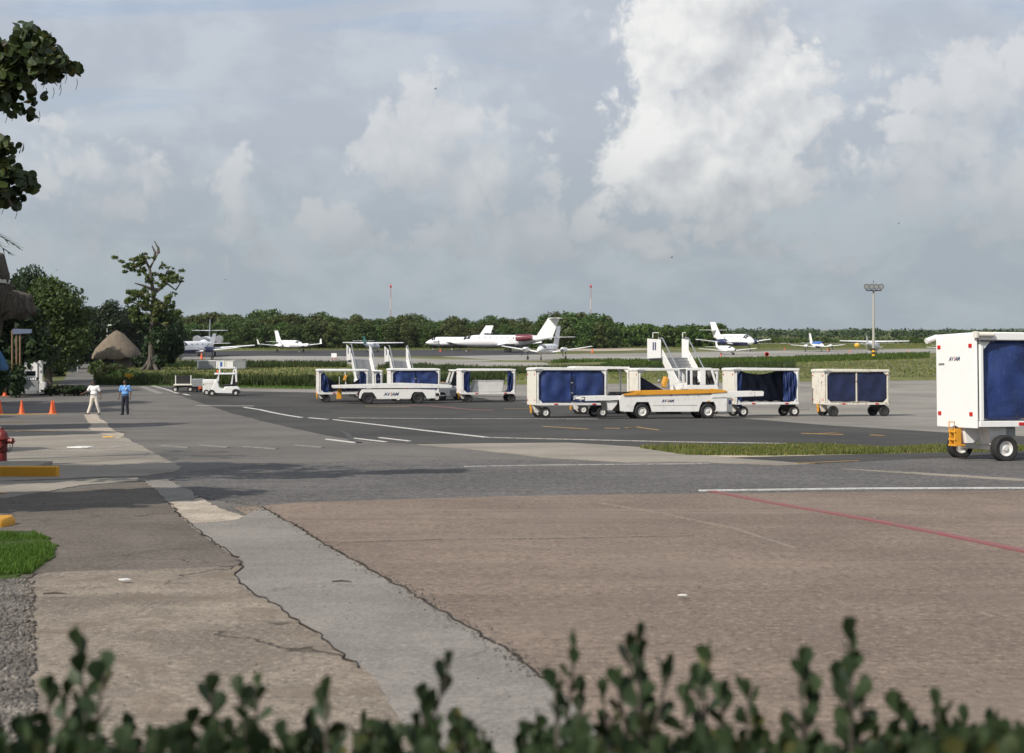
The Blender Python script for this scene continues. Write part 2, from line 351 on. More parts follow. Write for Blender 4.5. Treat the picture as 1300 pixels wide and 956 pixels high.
# ------------------------------------------------------------------ mesh helpers
class MB:
    def __init__(s): s.v = []; s.f = []
    def add(s, vs, fs):
        o = len(s.v); s.v += [tuple(x) for x in vs]; s.f += [tuple(i + o for i in f) for f in fs]; return s
    def box(s, x0, x1, y0, y1, z0, z1):
        return s.add([(x0,y0,z0),(x1,y0,z0),(x1,y1,z0),(x0,y1,z0),(x0,y0,z1),(x1,y0,z1),(x1,y1,z1),(x0,y1,z1)],
                     [(0,3,2,1),(4,5,6,7),(0,1,5,4),(1,2,6,5),(2,3,7,6),(3,0,4,7)])
    def bar(s, p, q, w, h=None):
        p, q = Vector(p), Vector(q); h = h or w; d = (q - p).normalized()
        up = Vector((0, 0, 1)) if abs(d.z) < .95 else Vector((1, 0, 0))
        a = d.cross(up).normalized() * (w/2); b = a.normalized().cross(d).normalized() * (h/2)
        vs = [p-a-b, p+a-b, p+a+b, p-a+b, q-a-b, q+a-b, q+a+b, q-a+b]
        return s.add(vs, [(0,1,2,3),(7,6,5,4),(0,4,5,1),(1,5,6,2),(2,6,7,3),(3,7,4,0)])
    def tube(s, p, q, r0, r1=None, n=10, caps=True):
        p, q = Vector(p), Vector(q); r1 = r0 if r1 is None else r1; d = (q - p).normalized()
        up = Vector((0, 0, 1)) if abs(d.z) < .95 else Vector((1, 0, 0))
        a = d.cross(up).normalized(); b = a.cross(d).normalized()
        vs = []
        for (c, r) in ((p, r0), (q, r1)):
            for i in range(n):
                t = 2*math.pi*i/n; vs.append(c + a*(r*math.cos(t)) + b*(r*math.sin(t)))
        fs = [(i, i+n, (i+1) % n + n, (i+1) % n) for i in range(n)]
        if caps: fs += [tuple(range(n)), tuple(range(2*n-1, n-1, -1))]
        return s.add(vs, fs)
    def poly(s, pts, rs, n=8):
        """one tube along a polyline"""
        pts = [Vector(p) for p in pts]; rings = []
        for k, p in enumerate(pts):
            d = (pts[min(k+1, len(pts)-1)] - pts[max(k-1, 0)]).normalized()
            up = Vector((0, 0, 1)) if abs(d.z) < .9 else Vector((0, 1, 0))
            a = d.cross(up).normalized(); b = a.cross(d).normalized()
            rings.append([p + a*(rs[k]*math.cos(2*math.pi*i/n)) + b*(rs[k]*math.sin(2*math.pi*i/n)) for i in range(n)])
        return s.loft(rings)
    def loft(s, rings, caps=True):
        n = len(rings[0]); vs = [v for r in rings for v in r]; fs = []
        for k in range(len(rings)-1):
            for i in range(n):
                fs.append((k*n+i, (k+1)*n+i, (k+1)*n+(i+1) % n, k*n+(i+1) % n))
        if caps: fs += [tuple(range(n)), tuple(range(len(vs)-1, len(vs)-n-1, -1))]
        return s.add(vs, fs)
    def lathe(s, prof, origin=(0, 0, 0), axis='z', n=20):
        """prof: list of (radius, height along the axis)"""
        rings = []
        for r, h in prof:
            ring = []
            for i in range(n):
                t = 2*math.pi*i/n; c, d = r*math.cos(t), r*math.sin(t)
                v = {'z': (c, d, h), 'y': (d, h, c), 'x': (h, c, d)}[axis]
                ring.append((v[0]+origin[0], v[1]+origin[1], v[2]+origin[2]))
            rings.append(ring)
        return s.loft(rings)
    def prism(s, xz, y0, y1):
        n = len(xz); vs = [(x, y0, z) for x, z in xz] + [(x, y1, z) for x, z in xz]
        return s.add(vs, [tuple(range(n)), tuple(range(2*n-1, n-1, -1))] + [(i, i+n, (i+1) % n + n, (i+1) % n) for i in range(n)])
    def ball(s, c, rx, ry=None, rz=None, n=10, m=7):
        ry = ry or rx; rz = rz or rx; rings = []
        for k in range(m+1):
            t = math.pi*k/m; rr = max(math.sin(t), .02)
            rings.append([(c[0]+rx*rr*math.cos(2*math.pi*i/n), c[1]+ry*rr*math.sin(2*math.pi*i/n), c[2]-rz*math.cos(t)) for i in range(n)])
        return s.loft(rings)
    def mesh(s, name, m, smooth=35, fix=True):
        me = bpy.data.meshes.new(name); me.from_pydata(s.v, [], s.f); me.materials.append(m)
        if fix:
            bm = bmesh.new(); bm.from_mesh(me); bmesh.ops.recalc_face_normals(bm, faces=bm.faces); bm.to_mesh(me); bm.free()
        if smooth:
            me.polygons.foreach_set('use_smooth', [True]*len(me.polygons)); me.set_sharp_from_angle(angle=R(smooth))
        me.update(); return me
    def build(s, name, m, parent=None, bevel=0.0, smooth=35, loc=None, fix=True):
        o = bpy.data.objects.new(name, s.mesh(name, m, smooth, fix)); COL.objects.link(o)
        if parent: o.parent = parent
        if loc: o.location = loc
        if bevel:
            md = o.modifiers.new('bevel', 'BEVEL'); md.width = bevel; md.segments = 2; md.limit_method = 'ANGLE'; md.angle_limit = R(40)
        return o
def tag(o, label, cat, group=None, kind=None):
    o['label'] = label; o['category'] = cat
    if group: o['group'] = group
    if kind: o['kind'] = kind
    return o
def thing(name, label, cat, loc=(0, 0, 0), rz=0.0, group=None, tilt=False, s=1.0):
    o = bpy.data.objects.new(name, None); COL.objects.link(o); o.empty_display_size = .3
    o.location = loc
    rot = Matrix.Rotation(rz, 4, 'Z')
    if tilt: rot = Matrix.Rotation(math.atan(gslope(loc[1])), 4, 'X') @ rot
    o.rotation_euler = rot.to_euler(); o.scale = (s, s, s)
    return tag(o, label, cat, group)
def kids(o): return [c for c in COL.objects if c.parent == o]
def dup(root, loc, rz=None, label=None, s=None):
    """copy a thing with its parts and their sub-parts"""
    def rec(o, par):
        c = o.copy(); COL.objects.link(c)
        if par: c.parent = par
        for k in o.children: rec(k, c)
        return c
    r = rec(root, None); r.location = loc
    if rz is not None: r.rotation_euler = (0, 0, rz)
    if s is not None: r.scale = s if hasattr(s, '__len__') else (s, s, s)
    if label: r['label'] = label
    return r
def struct(o): o['kind'] = 'structure'; return o
def text(name, body, size, m, parent, loc, rot, shear=.25, ext=.002):
    cu = bpy.data.curves.new(name, 'FONT'); cu.body = body; cu.size = size; cu.shear = shear; cu.extrude = ext
    cu.align_x = 'CENTER'; cu.offset = size*.022; cu.materials.append(m)
    tmp = bpy.data.objects.new('tmp', cu); me = bpy.data.meshes.new_from_object(tmp); bpy.data.objects.remove(tmp); me.name = name
    o = bpy.data.objects.new(name, me); COL.objects.link(o); o.parent = parent; o.location = loc; o.rotation_euler = rot
    return o
WHEEL_CACHE = {}
def wheel(parent, loc, r, w, rim=rim_white, face=-1, rim_r=.52):
    """wheel with its axle along local y; the dished rim shows on both sides"""
    k = (round(r, 3), round(w, 3), rim.name, rim_r)
    if k not in WHEEL_CACHE:
        h = w/2; q = r*rim_r
        ty = MB().lathe([(q, -h*.75), (q*1.02, -h*.85), (r*.86, -h), (r*.96, -h*.8), (r, -h*.45), (r, h*.45), (r*.96, h*.8), (r*.86, h), (q*1.02, h*.85), (q, h*.75)], axis='y', n=28)
        ty.f = [f for f in ty.f if len(f) == 4]
        rm = MB().lathe([(q*.12, -h*.72), (q*.30, -h*.72), (q*.36, -h*.45), (q*.75, -h*.35), (q*.88, -h*.70), (q*1.03, -h*.80),
                         (q*1.03, h*.80), (q*.88, h*.70), (q*.75, h*.35), (q*.36, h*.45), (q*.30, h*.72), (q*.12, h*.72)], axis='y', n=24)
        WHEEL_CACHE[k] = (ty.mesh('tyre', rubber), rm.mesh('rim', rim))
    a, b = WHEEL_CACHE[k]
    o = bpy.data.objects.new('wheel', a); COL.objects.link(o); o.parent = parent; o.location = loc
    p = bpy.data.objects.new('rim', b); COL.objects.link(p); p.parent = o
    return o
# ------------------------------------------------------------------ ground
m_field = ground_mat('field_grass', (0.117, 0.123, 0.042), var=.28, fine=.35, scale=.06, grain=9, patch=(.20, .175, .085), patch_amt=.55, bump=.5)
m_asph = ground_mat('asphalt_mid', (0.141, 0.131, 0.119), var=.13, fine=.42, scale=.22, crack=.55, crack_scale=.16, streak=.22, grain=16)
m_asph_dark = ground_mat('asphalt_dark', (0.059, 0.057, 0.053), var=.16, fine=.32, scale=.18, streak=.25, grain=14)
m_asph_blue = ground_mat('asphalt_aggregate', (0.122, 0.115, 0.109), var=.12, fine=.75, scale=.25, crack=.4, crack_scale=.13, streak=.25, grain=11)
m_asph_old = ground_mat('asphalt_old', (0.135, 0.116, 0.097), var=.16, fine=.6, scale=.5, crack=1.0, crack_scale=.5, streak=.2, grain=26, patch=(.16, .14, .12), patch_amt=.4)
m_brown = ground_mat('weathered_brown', (.205, .158, .125), var=.15, fine=.55, scale=.25, streak=.38, grain=18, crack=.25, crack_scale=.1, patch=(.18, .145, .118), patch_amt=.45)
m_strip = ground_mat('grey_strip', (.225, .207, .185), var=.10, fine=.4, scale=.6, streak=.2, grain=30, crack=.35, crack_scale=.28)
m_tan = ground_mat('rough_tan', (.230, .192, .154), var=.20, fine=.65, scale=.9, streak=.3, grain=24, crack=1.0, crack_scale=.45, patch=(.16, .125, .095), patch_amt=.7, bump=.5)
m_patch = ground_mat('pale_patch', (0.408, 0.350, 0.282), var=.15, fine=.5, scale=1.6, grain=26, crack=.6, crack_scale=.8, patch=(.26, .22, .18), patch_amt=.5)
m_conc = ground_mat('concrete_pale', (0.267, 0.239, 0.200), var=.13, fine=.25, scale=.3, streak=.25, grain=20, crack=.3, crack_scale=.2)
m_apron = ground_mat('concrete_apron', (0.234, 0.217, 0.190), var=.14, fine=.15, scale=.12, streak=.45, grain=10)
m_taxi = ground_mat('taxiway_pale', (0.275, 0.261, 0.235), var=.12, fine=.1, scale=.05, streak=.2, grain=4)
m_taxi_dark = ground_mat('taxiway_dark', (0.051, 0.051, 0.053), var=.12, fine=.1, scale=.05, streak=.2, grain=4)
m_sand = ground_mat('bare_sand', (0.388, 0.335, 0.254), var=.2, fine=.2, scale=.1, grain=5)
m_gravel = ground_mat('gravel_ground', (0.153, 0.138, 0.122), var=.3, fine=1.0, scale=2, grain=34, bump=.9)
m_verge = ground_mat('verge_grass', (0.133, 0.143, 0.033), var=.3, fine=.5, scale=.6, grain=14, patch=(.22, .19, .09), patch_amt=.5, bump=.6)
m_lawn = ground_mat('lawn_soil', (0.046, 0.074, 0.013), var=.3, fine=.5, scale=2, grain=30)
m_hill = ground_mat('hill_green', (0.051, 0.069, 0.038), var=.3, fine=.2, scale=.01, grain=.2)
def line_mat(name, col, wear=.55):
    m, T, b = new_mat(name)
    P = T.v('MULTIPLY', T.n('ShaderNodeNewGeometry').outputs['Position'], (1, 1, 0))
    n = T.noise(P, 5, 6, .75); n2 = T.noise(P, 26, 3, .7)
    f = T.m('MULTIPLY', T.ss(T.m('MULTIPLY_ADD', n2, .5, T.m('MULTIPLY', n, .6)), .48, .68), wear)
    T.put(b.inputs['Base Color'], T.mix(f, c4(col), (.13, .12, .11, 1))); b.inputs['Roughness'].default_value = .8
    return m
l_white = line_mat('line_white', (.62, .61, .58)); l_white_old = line_mat('line_white_old', (.42, .40, .37), .8)
l_faint = line_mat('line_faint', (.24, .23, .21), .9)
l_red = line_mat('line_red', (.25, .075, .080), .8); l_yellow = line_mat('line_yellow', (.36, .21, .055), .9)
l_yellow_kerb = line_mat('line_yellow_bold', (.62, .34, .04), .4)
l_black = line_mat('tyre_mark', (.03, .03, .03), .6)

def terrain():
    ys = [y for y in CUTS]; xs = [-5000, -1500, -400, -120, -60, -30, -15, 0, 15, 30, 60, 120, 400, 1500, 5000]
    vs = [(x, y, g) for y, g in zip(ys, GZ) for x in xs]; n = len(xs)
    fs = [(j*n+i, j*n+i+1, (j+1)*n+i+1, (j+1)*n+i) for j in range(len(ys)-1) for i in range(n-1)]
    struct(MB().add(vs, fs).build('ground', m_field, smooth=60, fix=False))
terrain()

def sheet_xy(name, pts, m, off, jag=0.0, step=0.6, seed=0):
    """a paving sheet laid on the land, its edge broken up by jag metres"""
    rnd = random.Random(hash(name) % 1000 + seed if False else seed + len(pts)*31)
    pts = [Vector((p[0], p[1])) for p in pts]
    if jag:
        out = []
        near = min(p.y for p in pts) < 26
        for i, p in enumerate(pts):
            q = pts[(i+1) % len(pts)]; L = (q-p).length; st = min(step, .09) if near and min(p.y, q.y) < 24 and max(abs(p.x), abs(q.x)) < 14 else step
            k = max(1, min(260, int(L/st))); nrm = Vector((-(q-p).y, (q-p).x)).normalized(); w = 0
            for j in range(k):
                w = w*.82 + rnd.uniform(-1, 1)*jag*.55
                out.append(p.lerp(q, j/k) + (nrm*(w + rnd.uniform(-1, 1)*jag*.42) if j else nrm*0))
        pts = out
    bm = bmesh.new(); f = bm.faces.new([bm.verts.new((p.x, p.y, 0)) for p in pts])
    if f.normal.z < 0 or f.calc_area() and (f.normal_update() or f.normal.z < 0): f.normal_flip()
    bmesh.ops.triangulate(bm, faces=bm.faces[:])
    lo, hi = min(p.y for p in pts), max(p.y for p in pts)
    for c in CUTS:
        if lo < c < hi:
            bmesh.ops.bisect_plane(bm, geom=bm.verts[:]+bm.edges[:]+bm.faces[:], plane_co=(0, c, 0), plane_no=(0, 1, 0), dist=1e-6)
    off = off*.6 + .003
    for v in bm.verts: v.co.z = gz(v.co.y) + off
    be = [e for e in bm.edges if len(e.link_faces) == 1]
    ex = bmesh.ops.extrude_edge_only(bm, edges=be)
    for v in ex['geom']:
        if isinstance(v, bmesh.types.BMVert): v.co.z -= off + .01
    me = bpy.data.meshes.new(name); bm.to_mesh(me); bm.free()
    if sum(p.normal.z for p in me.polygons) < 0: me.flip_normals()
    me.materials.append(m)
    o = bpy.data.objects.new(name, me); COL.objects.link(o)
    return struct(o)
def sheet(name, px, m, off, jag=0.0, step=.6, seed=0):
    return sheet_xy(name, [at(*p).to_2d() for p in px], m, off, jag, step, seed)
def line(name, px, w, m, off=.046):
    """a painted stripe w metres wide along points of the ground"""
    pts = [at(*p).to_2d() for p in px]; L, Rr = [], []
    for k, p in enumerate(pts):
        d = (pts[min(k+1, len(pts)-1)] - pts[max(k-1, 0)]).normalized(); nn = Vector((-d.y, d.x))*(w/2)
        L.append(p+nn); Rr.append(p-nn)
    return sheet_xy(name, L + Rr[::-1], m, off)

# far field: taxiways, aprons and sandy ground beyond the grass
sheet('taxiway', [(235,452.5),(330,451.5),(420,452),(560,456),(640,457),(560,461),(330,459.5),(225,459.5)], m_taxi, .010)
sheet('taxiway_dark', [(225,446),(430,444.6),(560,444.2),(700,444.8),(705,449.5),(600,452),(480,452.5),(330,451.8),(215,453.5)], m_taxi_dark, .020)
sheet('taxiway', [(640,457.5),(560,452.5),(690,450.2),(790,449.0),(960,445.6),(1120,443.6),(1320,441.6),(1320,445.2),(1180,448.2),(1000,452.2),(860,455.6),(740,458)], m_taxi, .030)
sheet('bare_ground', [(690,441.5),(740,440),(800,441.2),(835,443.5),(800,445),(730,445.8),(690,445)], m_sand, .012, 2.0, 6)
sheet('runway', [(60,437.0),(640,436.0),(1320,434.6),(1320,435.5),(640,437.2),(60,438.4)], m_taxi, .012)
sheet('service_path', [(420,457.5),(560,458),(690,460.5),(700,463.5),(560,466),(470,466)], m_taxi, .022, .6, 4)
sheet('verge_strip', [(0,492),(150,487),(200,486.5),(320,488),(400,489),(640,484),(900,482),(1320,478),(1320,481),(900,486.5),(640,488.8),(400,494.5),(300,493.5),(190,491),(0,500)], m_verge, .006)

# the airside paving
sheet('apron', [(-700,502),(20,498),(160,489),(200,489),(240,491.5),(400,494),(640,488.5),(900,486),(1320,481),(2400,474),(2600,1100),(1320,1250),(650,1500),(-900,1500),(-1800,1100)], m_asph, .012)
sheet('apron_concrete', [(300,494.2),(400,494.6),(640,489),(900,486.5),(1320,481.5),(2400,474.5),(2500,566),(1320,555),(1190,549),(1060,541),(940,531),(860,521),(760,511),(640,503),(520,500.5),(400,499),(310,497.5)], m_apron, .016, .15, 2)
sheet('access_road', [(62,503),(80,484),(93,466),(100,458),(112,452),(128,452.5),(126,462),(122,470),(135,480),(165,490),(200,493),(230,500),(60,509)], m_asph, .016, .1, 2)
sheet('dark_roadway', [(196,490.5),(240,493),(310,497),(400,498.5),(520,500.5),(640,503),(760,511),(860,521),(940,531),(1060,541),(1190,549),(1320,555.5),(2500,567),(2500,590),(1320,574),(1190,571.5),(900,568),(820,569.5),(690,564.5),(545,564.5),(480,562),(430,556),(375,545),(320,531),(265,515),(215,498)], m_asph_dark, .020, .08, 1.2)
sheet('apron_patch', [(600,503.5),(690,505),(760,511),(700,512.5),(630,510)], m_asph, .024, .1, 1)
sheet('grass_island', [(800,570.5),(840,567.5),(905,566),(1000,567.5),(1120,568.5),(1240,567),(1320,567),(1500,568),(1500,573),(1320,573),(1190,575.5),(1040,578),(900,580.5),(850,577.5)], m_verge, .024, .05, .4)
sheet('bare_ground', [(880,579.5),(1000,577.8),(1190,574.8),(1190,577),(1000,581),(900,583)], m_sand, .028, .05, .3)
sheet('dark_roadway', [(885,580.8),(930,582),(1040,579.2),(1190,576),(1320,573.5),(2500,590),(2500,640),(1320,603),(1160,595),(1010,588)], m_asph_dark, .032, .03, .4, 5)
sheet('apron_patch', [(990,592.5),(1100,587.5),(1230,581.5),(1320,580),(2400,600),(2500,650),(1320,611),(1160,601)], m_asph_blue, .036, .04, .5, 3)
sheet('concrete_patch', [(530,565.2),(620,563.8),(720,563),(830,570),(880,578),(960,585),(1040,591),(1160,598.5),(1320,608),(2400,650),(2400,662),(1320,613),(1160,602.5),(1000,592),(900,588),(800,588),(700,582.5),(620,573.5)], m_conc, .034, .05, .5)
sheet('aggregate_strip', [(235,600),(320,592),(470,586),(700,584.5),(800,588.8),(900,588.8),(1000,592.6),(1160,603),(1320,614),(2400,664),(2400,680),(1320,624.5),(1150,626),(900,628.5),(650,632),(480,637),(380,640.5),(330,645),(300,640),(250,632),(216,610)], m_asph_blue, .024, .03, .4)
sheet('old_apron', [(300,646),(340,643.5),(380,640),(480,636.5),(650,631.5),(900,628),(1150,625.5),(1320,624),(2400,650),(2600,1100),(1320,1250),(700,1500),(640,890),(590,850),(500,780),(440,744),(380,700),(340,668)], m_brown, .028, .03, .25)
# left: the old road with its patches
sheet('concrete_road', [(-700,560),(-60,552),(60,546),(118,545),(150,552),(178,566),(212,585),(232,594),(222,600),(175,606),(120,607),(0,612),(-700,640)], m_conc, .030, .05, .5)
sheet('pale_path', [(107,526),(122,526),(136,537),(142,546),(158,552),(150,558),(118,548),(112,536)], m_patch, .034, .06, .4)
sheet('old_road', [(-60,640),(60,628),(178,612),(215,622),(235,640),(270,660),(310,690),(340,716),(320,723),(180,727),(60,730),(30,738),(-60,760)], m_asph_old, .026, .05, .25)
sheet('pale_path', [(-60,614),(40,612),(120,609),(175,607),(176,612),(100,618),(20,632),(-60,640)], m_conc, .028, .04, .4)
sheet('grey_strip', [(232,661),(310,658),(332,646),(371,668),(421,700),(500,744),(561,780),(640,828),(690,866),(760,930),(800,1500),(560,1500),(520,940),(478,866),(440,842),(398,806),(352,776),(312,752),(298,738),(309,716),(268,690)], m_strip, .036, .012, .15)
sheet('grey_strip', [(182,612),(214,610.5),(226,618),(252,632),(238,638),(214,640),(196,622)], m_strip, .036, .04, .3, 2)
sheet('pale_patch', [(213,640),(240,637.5),(256,634.5),(276,648),(311,658.5),(296,663.5),(268,666),(244,667.5),(228,654)], m_patch, .040, .03, .2)
sheet('rough_slab', [(34,742),(60,730.5),(180,727),(290,721.5),(335,721),(340,738),(350,752),(390,777),(440,807),(480,843),(520,868),(560,940),(600,1500),(-300,1500),(-60,960),(0,870),(0,800),(0,745)], m_tan, .032, .035, .2)
sheet('gravel_shoulder', [(-200,738),(30,738),(34,742),(33,800),(40,870),(20,960),(-100,1500),(-600,1500)], m_gravel, .040, .03, .2)
sheet('lawn', [(-200,672),(0,677),(40,678),(62,688),(72,700),(70,710),(50,722),(32,738),(0,741),(-200,745)], m_lawn, .042, .06, .25)
# painted markings
line('white_line', [(888,625.2),(1100,622.3),(1320,621.6)], .10, l_white, .050)
line('red_line', [(904,626),(980,641),(1100,662),(1200,682),(1340,712)], .105, l_red, .054)
line('white_line', [(248,515.4),(322,515.9)], .28, l_white_old)
line('white_line', [(310,517.5),(330,520.5),(383,530.6)], .17, l_white)
line('white_line', [(393,531),(416,533)], .16, l_white)
line('white_line', [(424,533.3),(480,540),(545,548),(617,556)], .14, l_white)
line('white_line', [(617,556.2),(700,558.2),(860,562),(1000,564)], .10, l_white_old)
line('white_line', [(430,531),(560,532),(760,532.5)], .10, l_white_old)
for a, b in (((310,568),(352,571)),((375,566),(410,569)),((415,558.5),(452,563)),((448,557.2),(490,562)),((482,556.5),(520,561)),((255,566),(290,569)),((205,566.5),(240,569.5))):
    line('white_dash', [a, b], .09, l_white if a[0] > 400 else l_faint)
line('white_line', [(590,594),(700,592),(900,590.2)], .10, l_white_old)
line('white_line', [(194,490),(212,495),(226,500)], .30, l_white_old)
line('white_line', [(180,491),(196,497),(204,500)], .5, l_faint)
line('white_dash', [(233,500.5),(240,502)], .2, l_white)
for a, b in (((464,516),(520,516.2)),((640,519),(672,519)),((690,542),(748,545.5)),((768,544.3),(788,544.6)),((795,543.8),(815,542.5)),((808,543),(836,546.6)),((1018,551),(1072,552.5)),((1040,551.5),(1064,549.8)),((1106,553),(1122,554)),((1010,590),(1090,586.5))):
    line('yellow_mark', [a, b], .11, l_yellow)
line('red_mark', [(520,515),(545,515.5),(600,520.5),(628,521.5)], .14, l_red)
line('yellow_line', [(-40,526.6),(4,526.6),(72,526)], .40, l_yellow_kerb, .042)
line('yellow_line', [(-40,538),(36,537)], .20, l_yellow)
line('yellow_line', [(-40,548),(20,548),(70,549)], .45, l_yellow)
line('yellow_line', [(-40,629.5),(8,628.5)], .1, l_yellow, .050)
line('tyre_mark', [(432,548),(441,552),(447,560),(456,563)], .16, l_black, .050)
line('white_streak', [(60,572),(140,570),(176,566)], .10, l_white_old)

# hills far off to the right
def hills():
    vs, fs = [], []
    prof = [(-1.0,0),(-.8,.2),(-.62,.55),(-.45,.8),(-.3,1.0),(-.1,.93),(.1,1.02),(.3,1.1),(.5,.9),(.7,.6),(.85,.25),(1.0,0)]
    w = [0, .5, .85, 1, .85, .5, 0]
    n = len(w)
    for x, h in prof:
        for j, k in enumerate(w): vs.append((2250 + x*1150, 3700 + (j-3)*160, 30*h*k - .5))
    for i in range(len(prof)-1):
        for j in range(n-1): fs.append((i*n+j, (i+1)*n+j, (i+1)*n+j+1, i*n+j+1))
    struct(MB().add(vs, fs).build('hills', m_hill, smooth=80))
hills()

def rubble():
    """loose stones: along the broken edge of the old apron, and on the gravel shoulder"""
    rg = random.Random(12)
    def stones(name, label, pts, size):
        mb = MB()
        for p in pts:
            r = rg.uniform(.35, 1.0)*size; n = 5; a0 = rg.uniform(0, 6)
            rings = [[(p.x + r*k*math.cos(a0+6.283*i/n)*rg.uniform(.7,1.2), p.y + r*k*math.sin(a0+6.283*i/n)*rg.uniform(.7,1.2), gz(p.y) + .028 + r*h) for i in range(n)] for k, h in ((1, -.3), (.95, .25), (.4, .65))]
            mb.loft(rings)
        o = mb.build(name, m_gravel, smooth=0); tag(o, label, 'stones', kind='stuff')
    edge = [at(*p) for p in ((300,640),(332,646),(371,668),(421,700),(500,744),(561,780),(640,828),(690,866))]
    ps = []
    for _ in range(520):
        k = rg.choice([0,1,2,2,3,3,4,4,5,5,6,6]); p = edge[k].lerp(edge[k+1], rg.random()); d = (edge[k+1]-edge[k]).normalized(); nn = Vector((-d.y, d.x, 0)); ps.append(p + nn*rg.gauss(0, .05))
    for _ in range(160): ps.append(at(rg.uniform(285, 345), rg.uniform(638, 652)))
    stones('rubble', 'broken stones strewn along the ragged edge of the brown paving', ps, .009)
    ps = [at(rg.uniform(-120, 44), rg.uniform(740, 1100)**1.0) for _ in range(5200)]
    stones('gravel', 'loose grey gravel at the lower left corner below the lawn', ps, .020)
    ps = [at(rg.uniform(40, 460), rg.uniform(725, 960)) for _ in range(160)] + [at(rg.uniform(340, 1300), rg.uniform(640, 950)) for _ in range(160)]
    stones('grit', 'scattered grit and small stones lying on the old paving', ps, .006)
rubble()

m_crack = ground_mat('crack_dark', (.045, .038, .032), var=.3, fine=.4, scale=3, grain=30)
def crack(pts, w, seed):
    """an open joint between two pavings, ragged on both sides"""
    rg = random.Random(seed); P = [at(*p).to_2d() for p in pts]; C = []
    for a, b in zip(P, P[1:]):
        n = max(2, int((b-a).length/.12))
        for i in range(n): C.append(a.lerp(b, i/n) + Vector((rg.uniform(-1, 1), rg.uniform(-1, 1)))*.025)
    L, Q_ = [], []
    for i in range(1, len(C)-1):
        d = (C[i+1]-C[i-1]).normalized(); nn = Vector((-d.y, d.x)); ww = w*rg.uniform(.15, 1.0)*(.4 + .6*abs(math.sin(i*.31+seed)))
        L.append(C[i] + nn*ww*.5); Q_.append(C[i] - nn*ww*.5)
    sheet_xy('joint', L + Q_[::-1], m_crack, .050)
crack([(330,645),(371,668),(421,700),(500,744),(561,780),(640,828),(690,866),(730,900)], .020, 1)
crack([(216,641),(232,661),(268,690),(308,716)], .012, 2)
crack([(309,716),(298,738),(312,752),(352,776),(398,806),(440,842),(478,866)], .010, 4)
l_dust = line_mat('dust_trace', (.245, .198, .16), .9)
line('dust_trace', [(430,692),(560,688),(700,687),(880,683)], .035, l_dust, .049)
line('dust_trace', [(760,641),(840,655),(930,674),(1010,700)], .035, l_dust, .049)
# ------------------------------------------------------------------ vegetation
def leaf_cloud(rng, centers, radii, count, size, flat=0.0, aspect=1.6, up=.25, cup=False):
    """count small leaf faces spread through ellipsoid clumps; numpy arrays of quads"""
    centers = np.asarray(centers, float); radii = np.asarray(radii, float)
    vol = radii.prod(axis=1)**(2/3.); idx = rng.choice(len(centers), count, p=vol/vol.sum())
    d = rng.normal(size=(count, 3)); d /= np.linalg.norm(d, axis=1)[:, None]
    rr = rng.random(count)**.42
    p = centers[idx] + d*radii[idx]*rr[:, None]
    nrm = d*.8 + rng.normal(size=(count, 3))*.75; nrm[:, 2] += up
    nrm /= np.linalg.norm(nrm, axis=1)[:, None]
    a = np.cross(nrm, rng.normal(size=(count, 3))); a /= np.linalg.norm(a, axis=1)[:, None] + 1e-9
    b = np.cross(nrm, a)
    s = size*rng.uniform(.6, 1.35, count)[:, None]
    a = a*s*.5*aspect; b = b*s*.5
    v = np.stack([p - a, p - b*.9 + a*.1, p + a, p + b*.9 + a*.1], 1).reshape(-1, 3)
    return v
def quads_mesh(name, v, m, k=4):
    n = len(v)//k; me = bpy.data.meshes.new(name)
    me.vertices.add(len(v)); me.vertices.foreach_set('co', np.asarray(v, np.float32).ravel())
    me.loops.add(n*k); me.loops.foreach_set('vertex_index', np.arange(n*k, dtype=np.int32))
    me.polygons.add(n); me.polygons.foreach_set('loop_start', np.arange(0, n*k, k, dtype=np.int32))
    me.update(calc_edges=True); me.validate(); me.materials.append(m)
    return me
def obj(name, me, parent=None, loc=None):
    o = bpy.data.objects.new(name, me); COL.objects.link(o)
    if parent: o.parent = parent
    if loc: o.location = loc
    return o
def tree_meshes(seed, h, w, m, leaves, lsize, bare=.25, clumps=16, lean=.0, tr=.03):
    rng = np.random.default_rng(seed); rnd = random.Random(seed)
    cs, rs = [], []; mb = MB()
    top = Vector((rnd.uniform(-1, 1)*lean*h, rnd.uniform(-1, 1)*lean*h, h*.8))
    pts = [Vector((0, 0, -.2)), Vector((rnd.uniform(-.1, .1), 0, h*.2)), top*.5 + Vector((rnd.uniform(-.2, .2), 0, h*.02)), top]
    mb.poly(pts, [h*tr*1.4, h*tr, h*tr*.7, h*tr*.2], 8)
    for k in range(clumps):
        t = bare + (1-bare)*((k+.5)/clumps)
        prof = math.sin(math.pi*min(1, (t-bare)/(1-bare)*.80+.16))
        ang = k*2.4 + rnd.uniform(-.5, .5); rad = w*.5*prof*rnd.uniform(.25, .85)
        c = Vector((math.cos(ang)*rad, math.sin(ang)*rad, h*t*.94)); r = w*rnd.uniform(.17, .30)
        cs.append(c); rs.append((r, r, r*rnd.uniform(.6, .85)))
        if k % 2 == 0:
            s = pts[2].lerp(pts[1], .4) if t < .5 else pts[2].lerp(pts[3], rnd.uniform(.1, .6))
            mb.poly([s, s.lerp(c, .5) + Vector((0, 0, -.03*h)), c], [h*tr*.45, h*tr*.3, h*tr*.1], 5)
    v = leaf_cloud(rng, cs, rs, leaves, lsize)
    return mb.mesh('trunk', bark), quads_mesh('crown', v, m)
def tree(name, label, cat, loc, tk, cr, group=None, rz=0, s=(1, 1, 1)):
    t = thing(name, label, cat, loc, rz, group); t.scale = s
    obj('trunk', tk, t); obj('crown', cr, t)
    return t

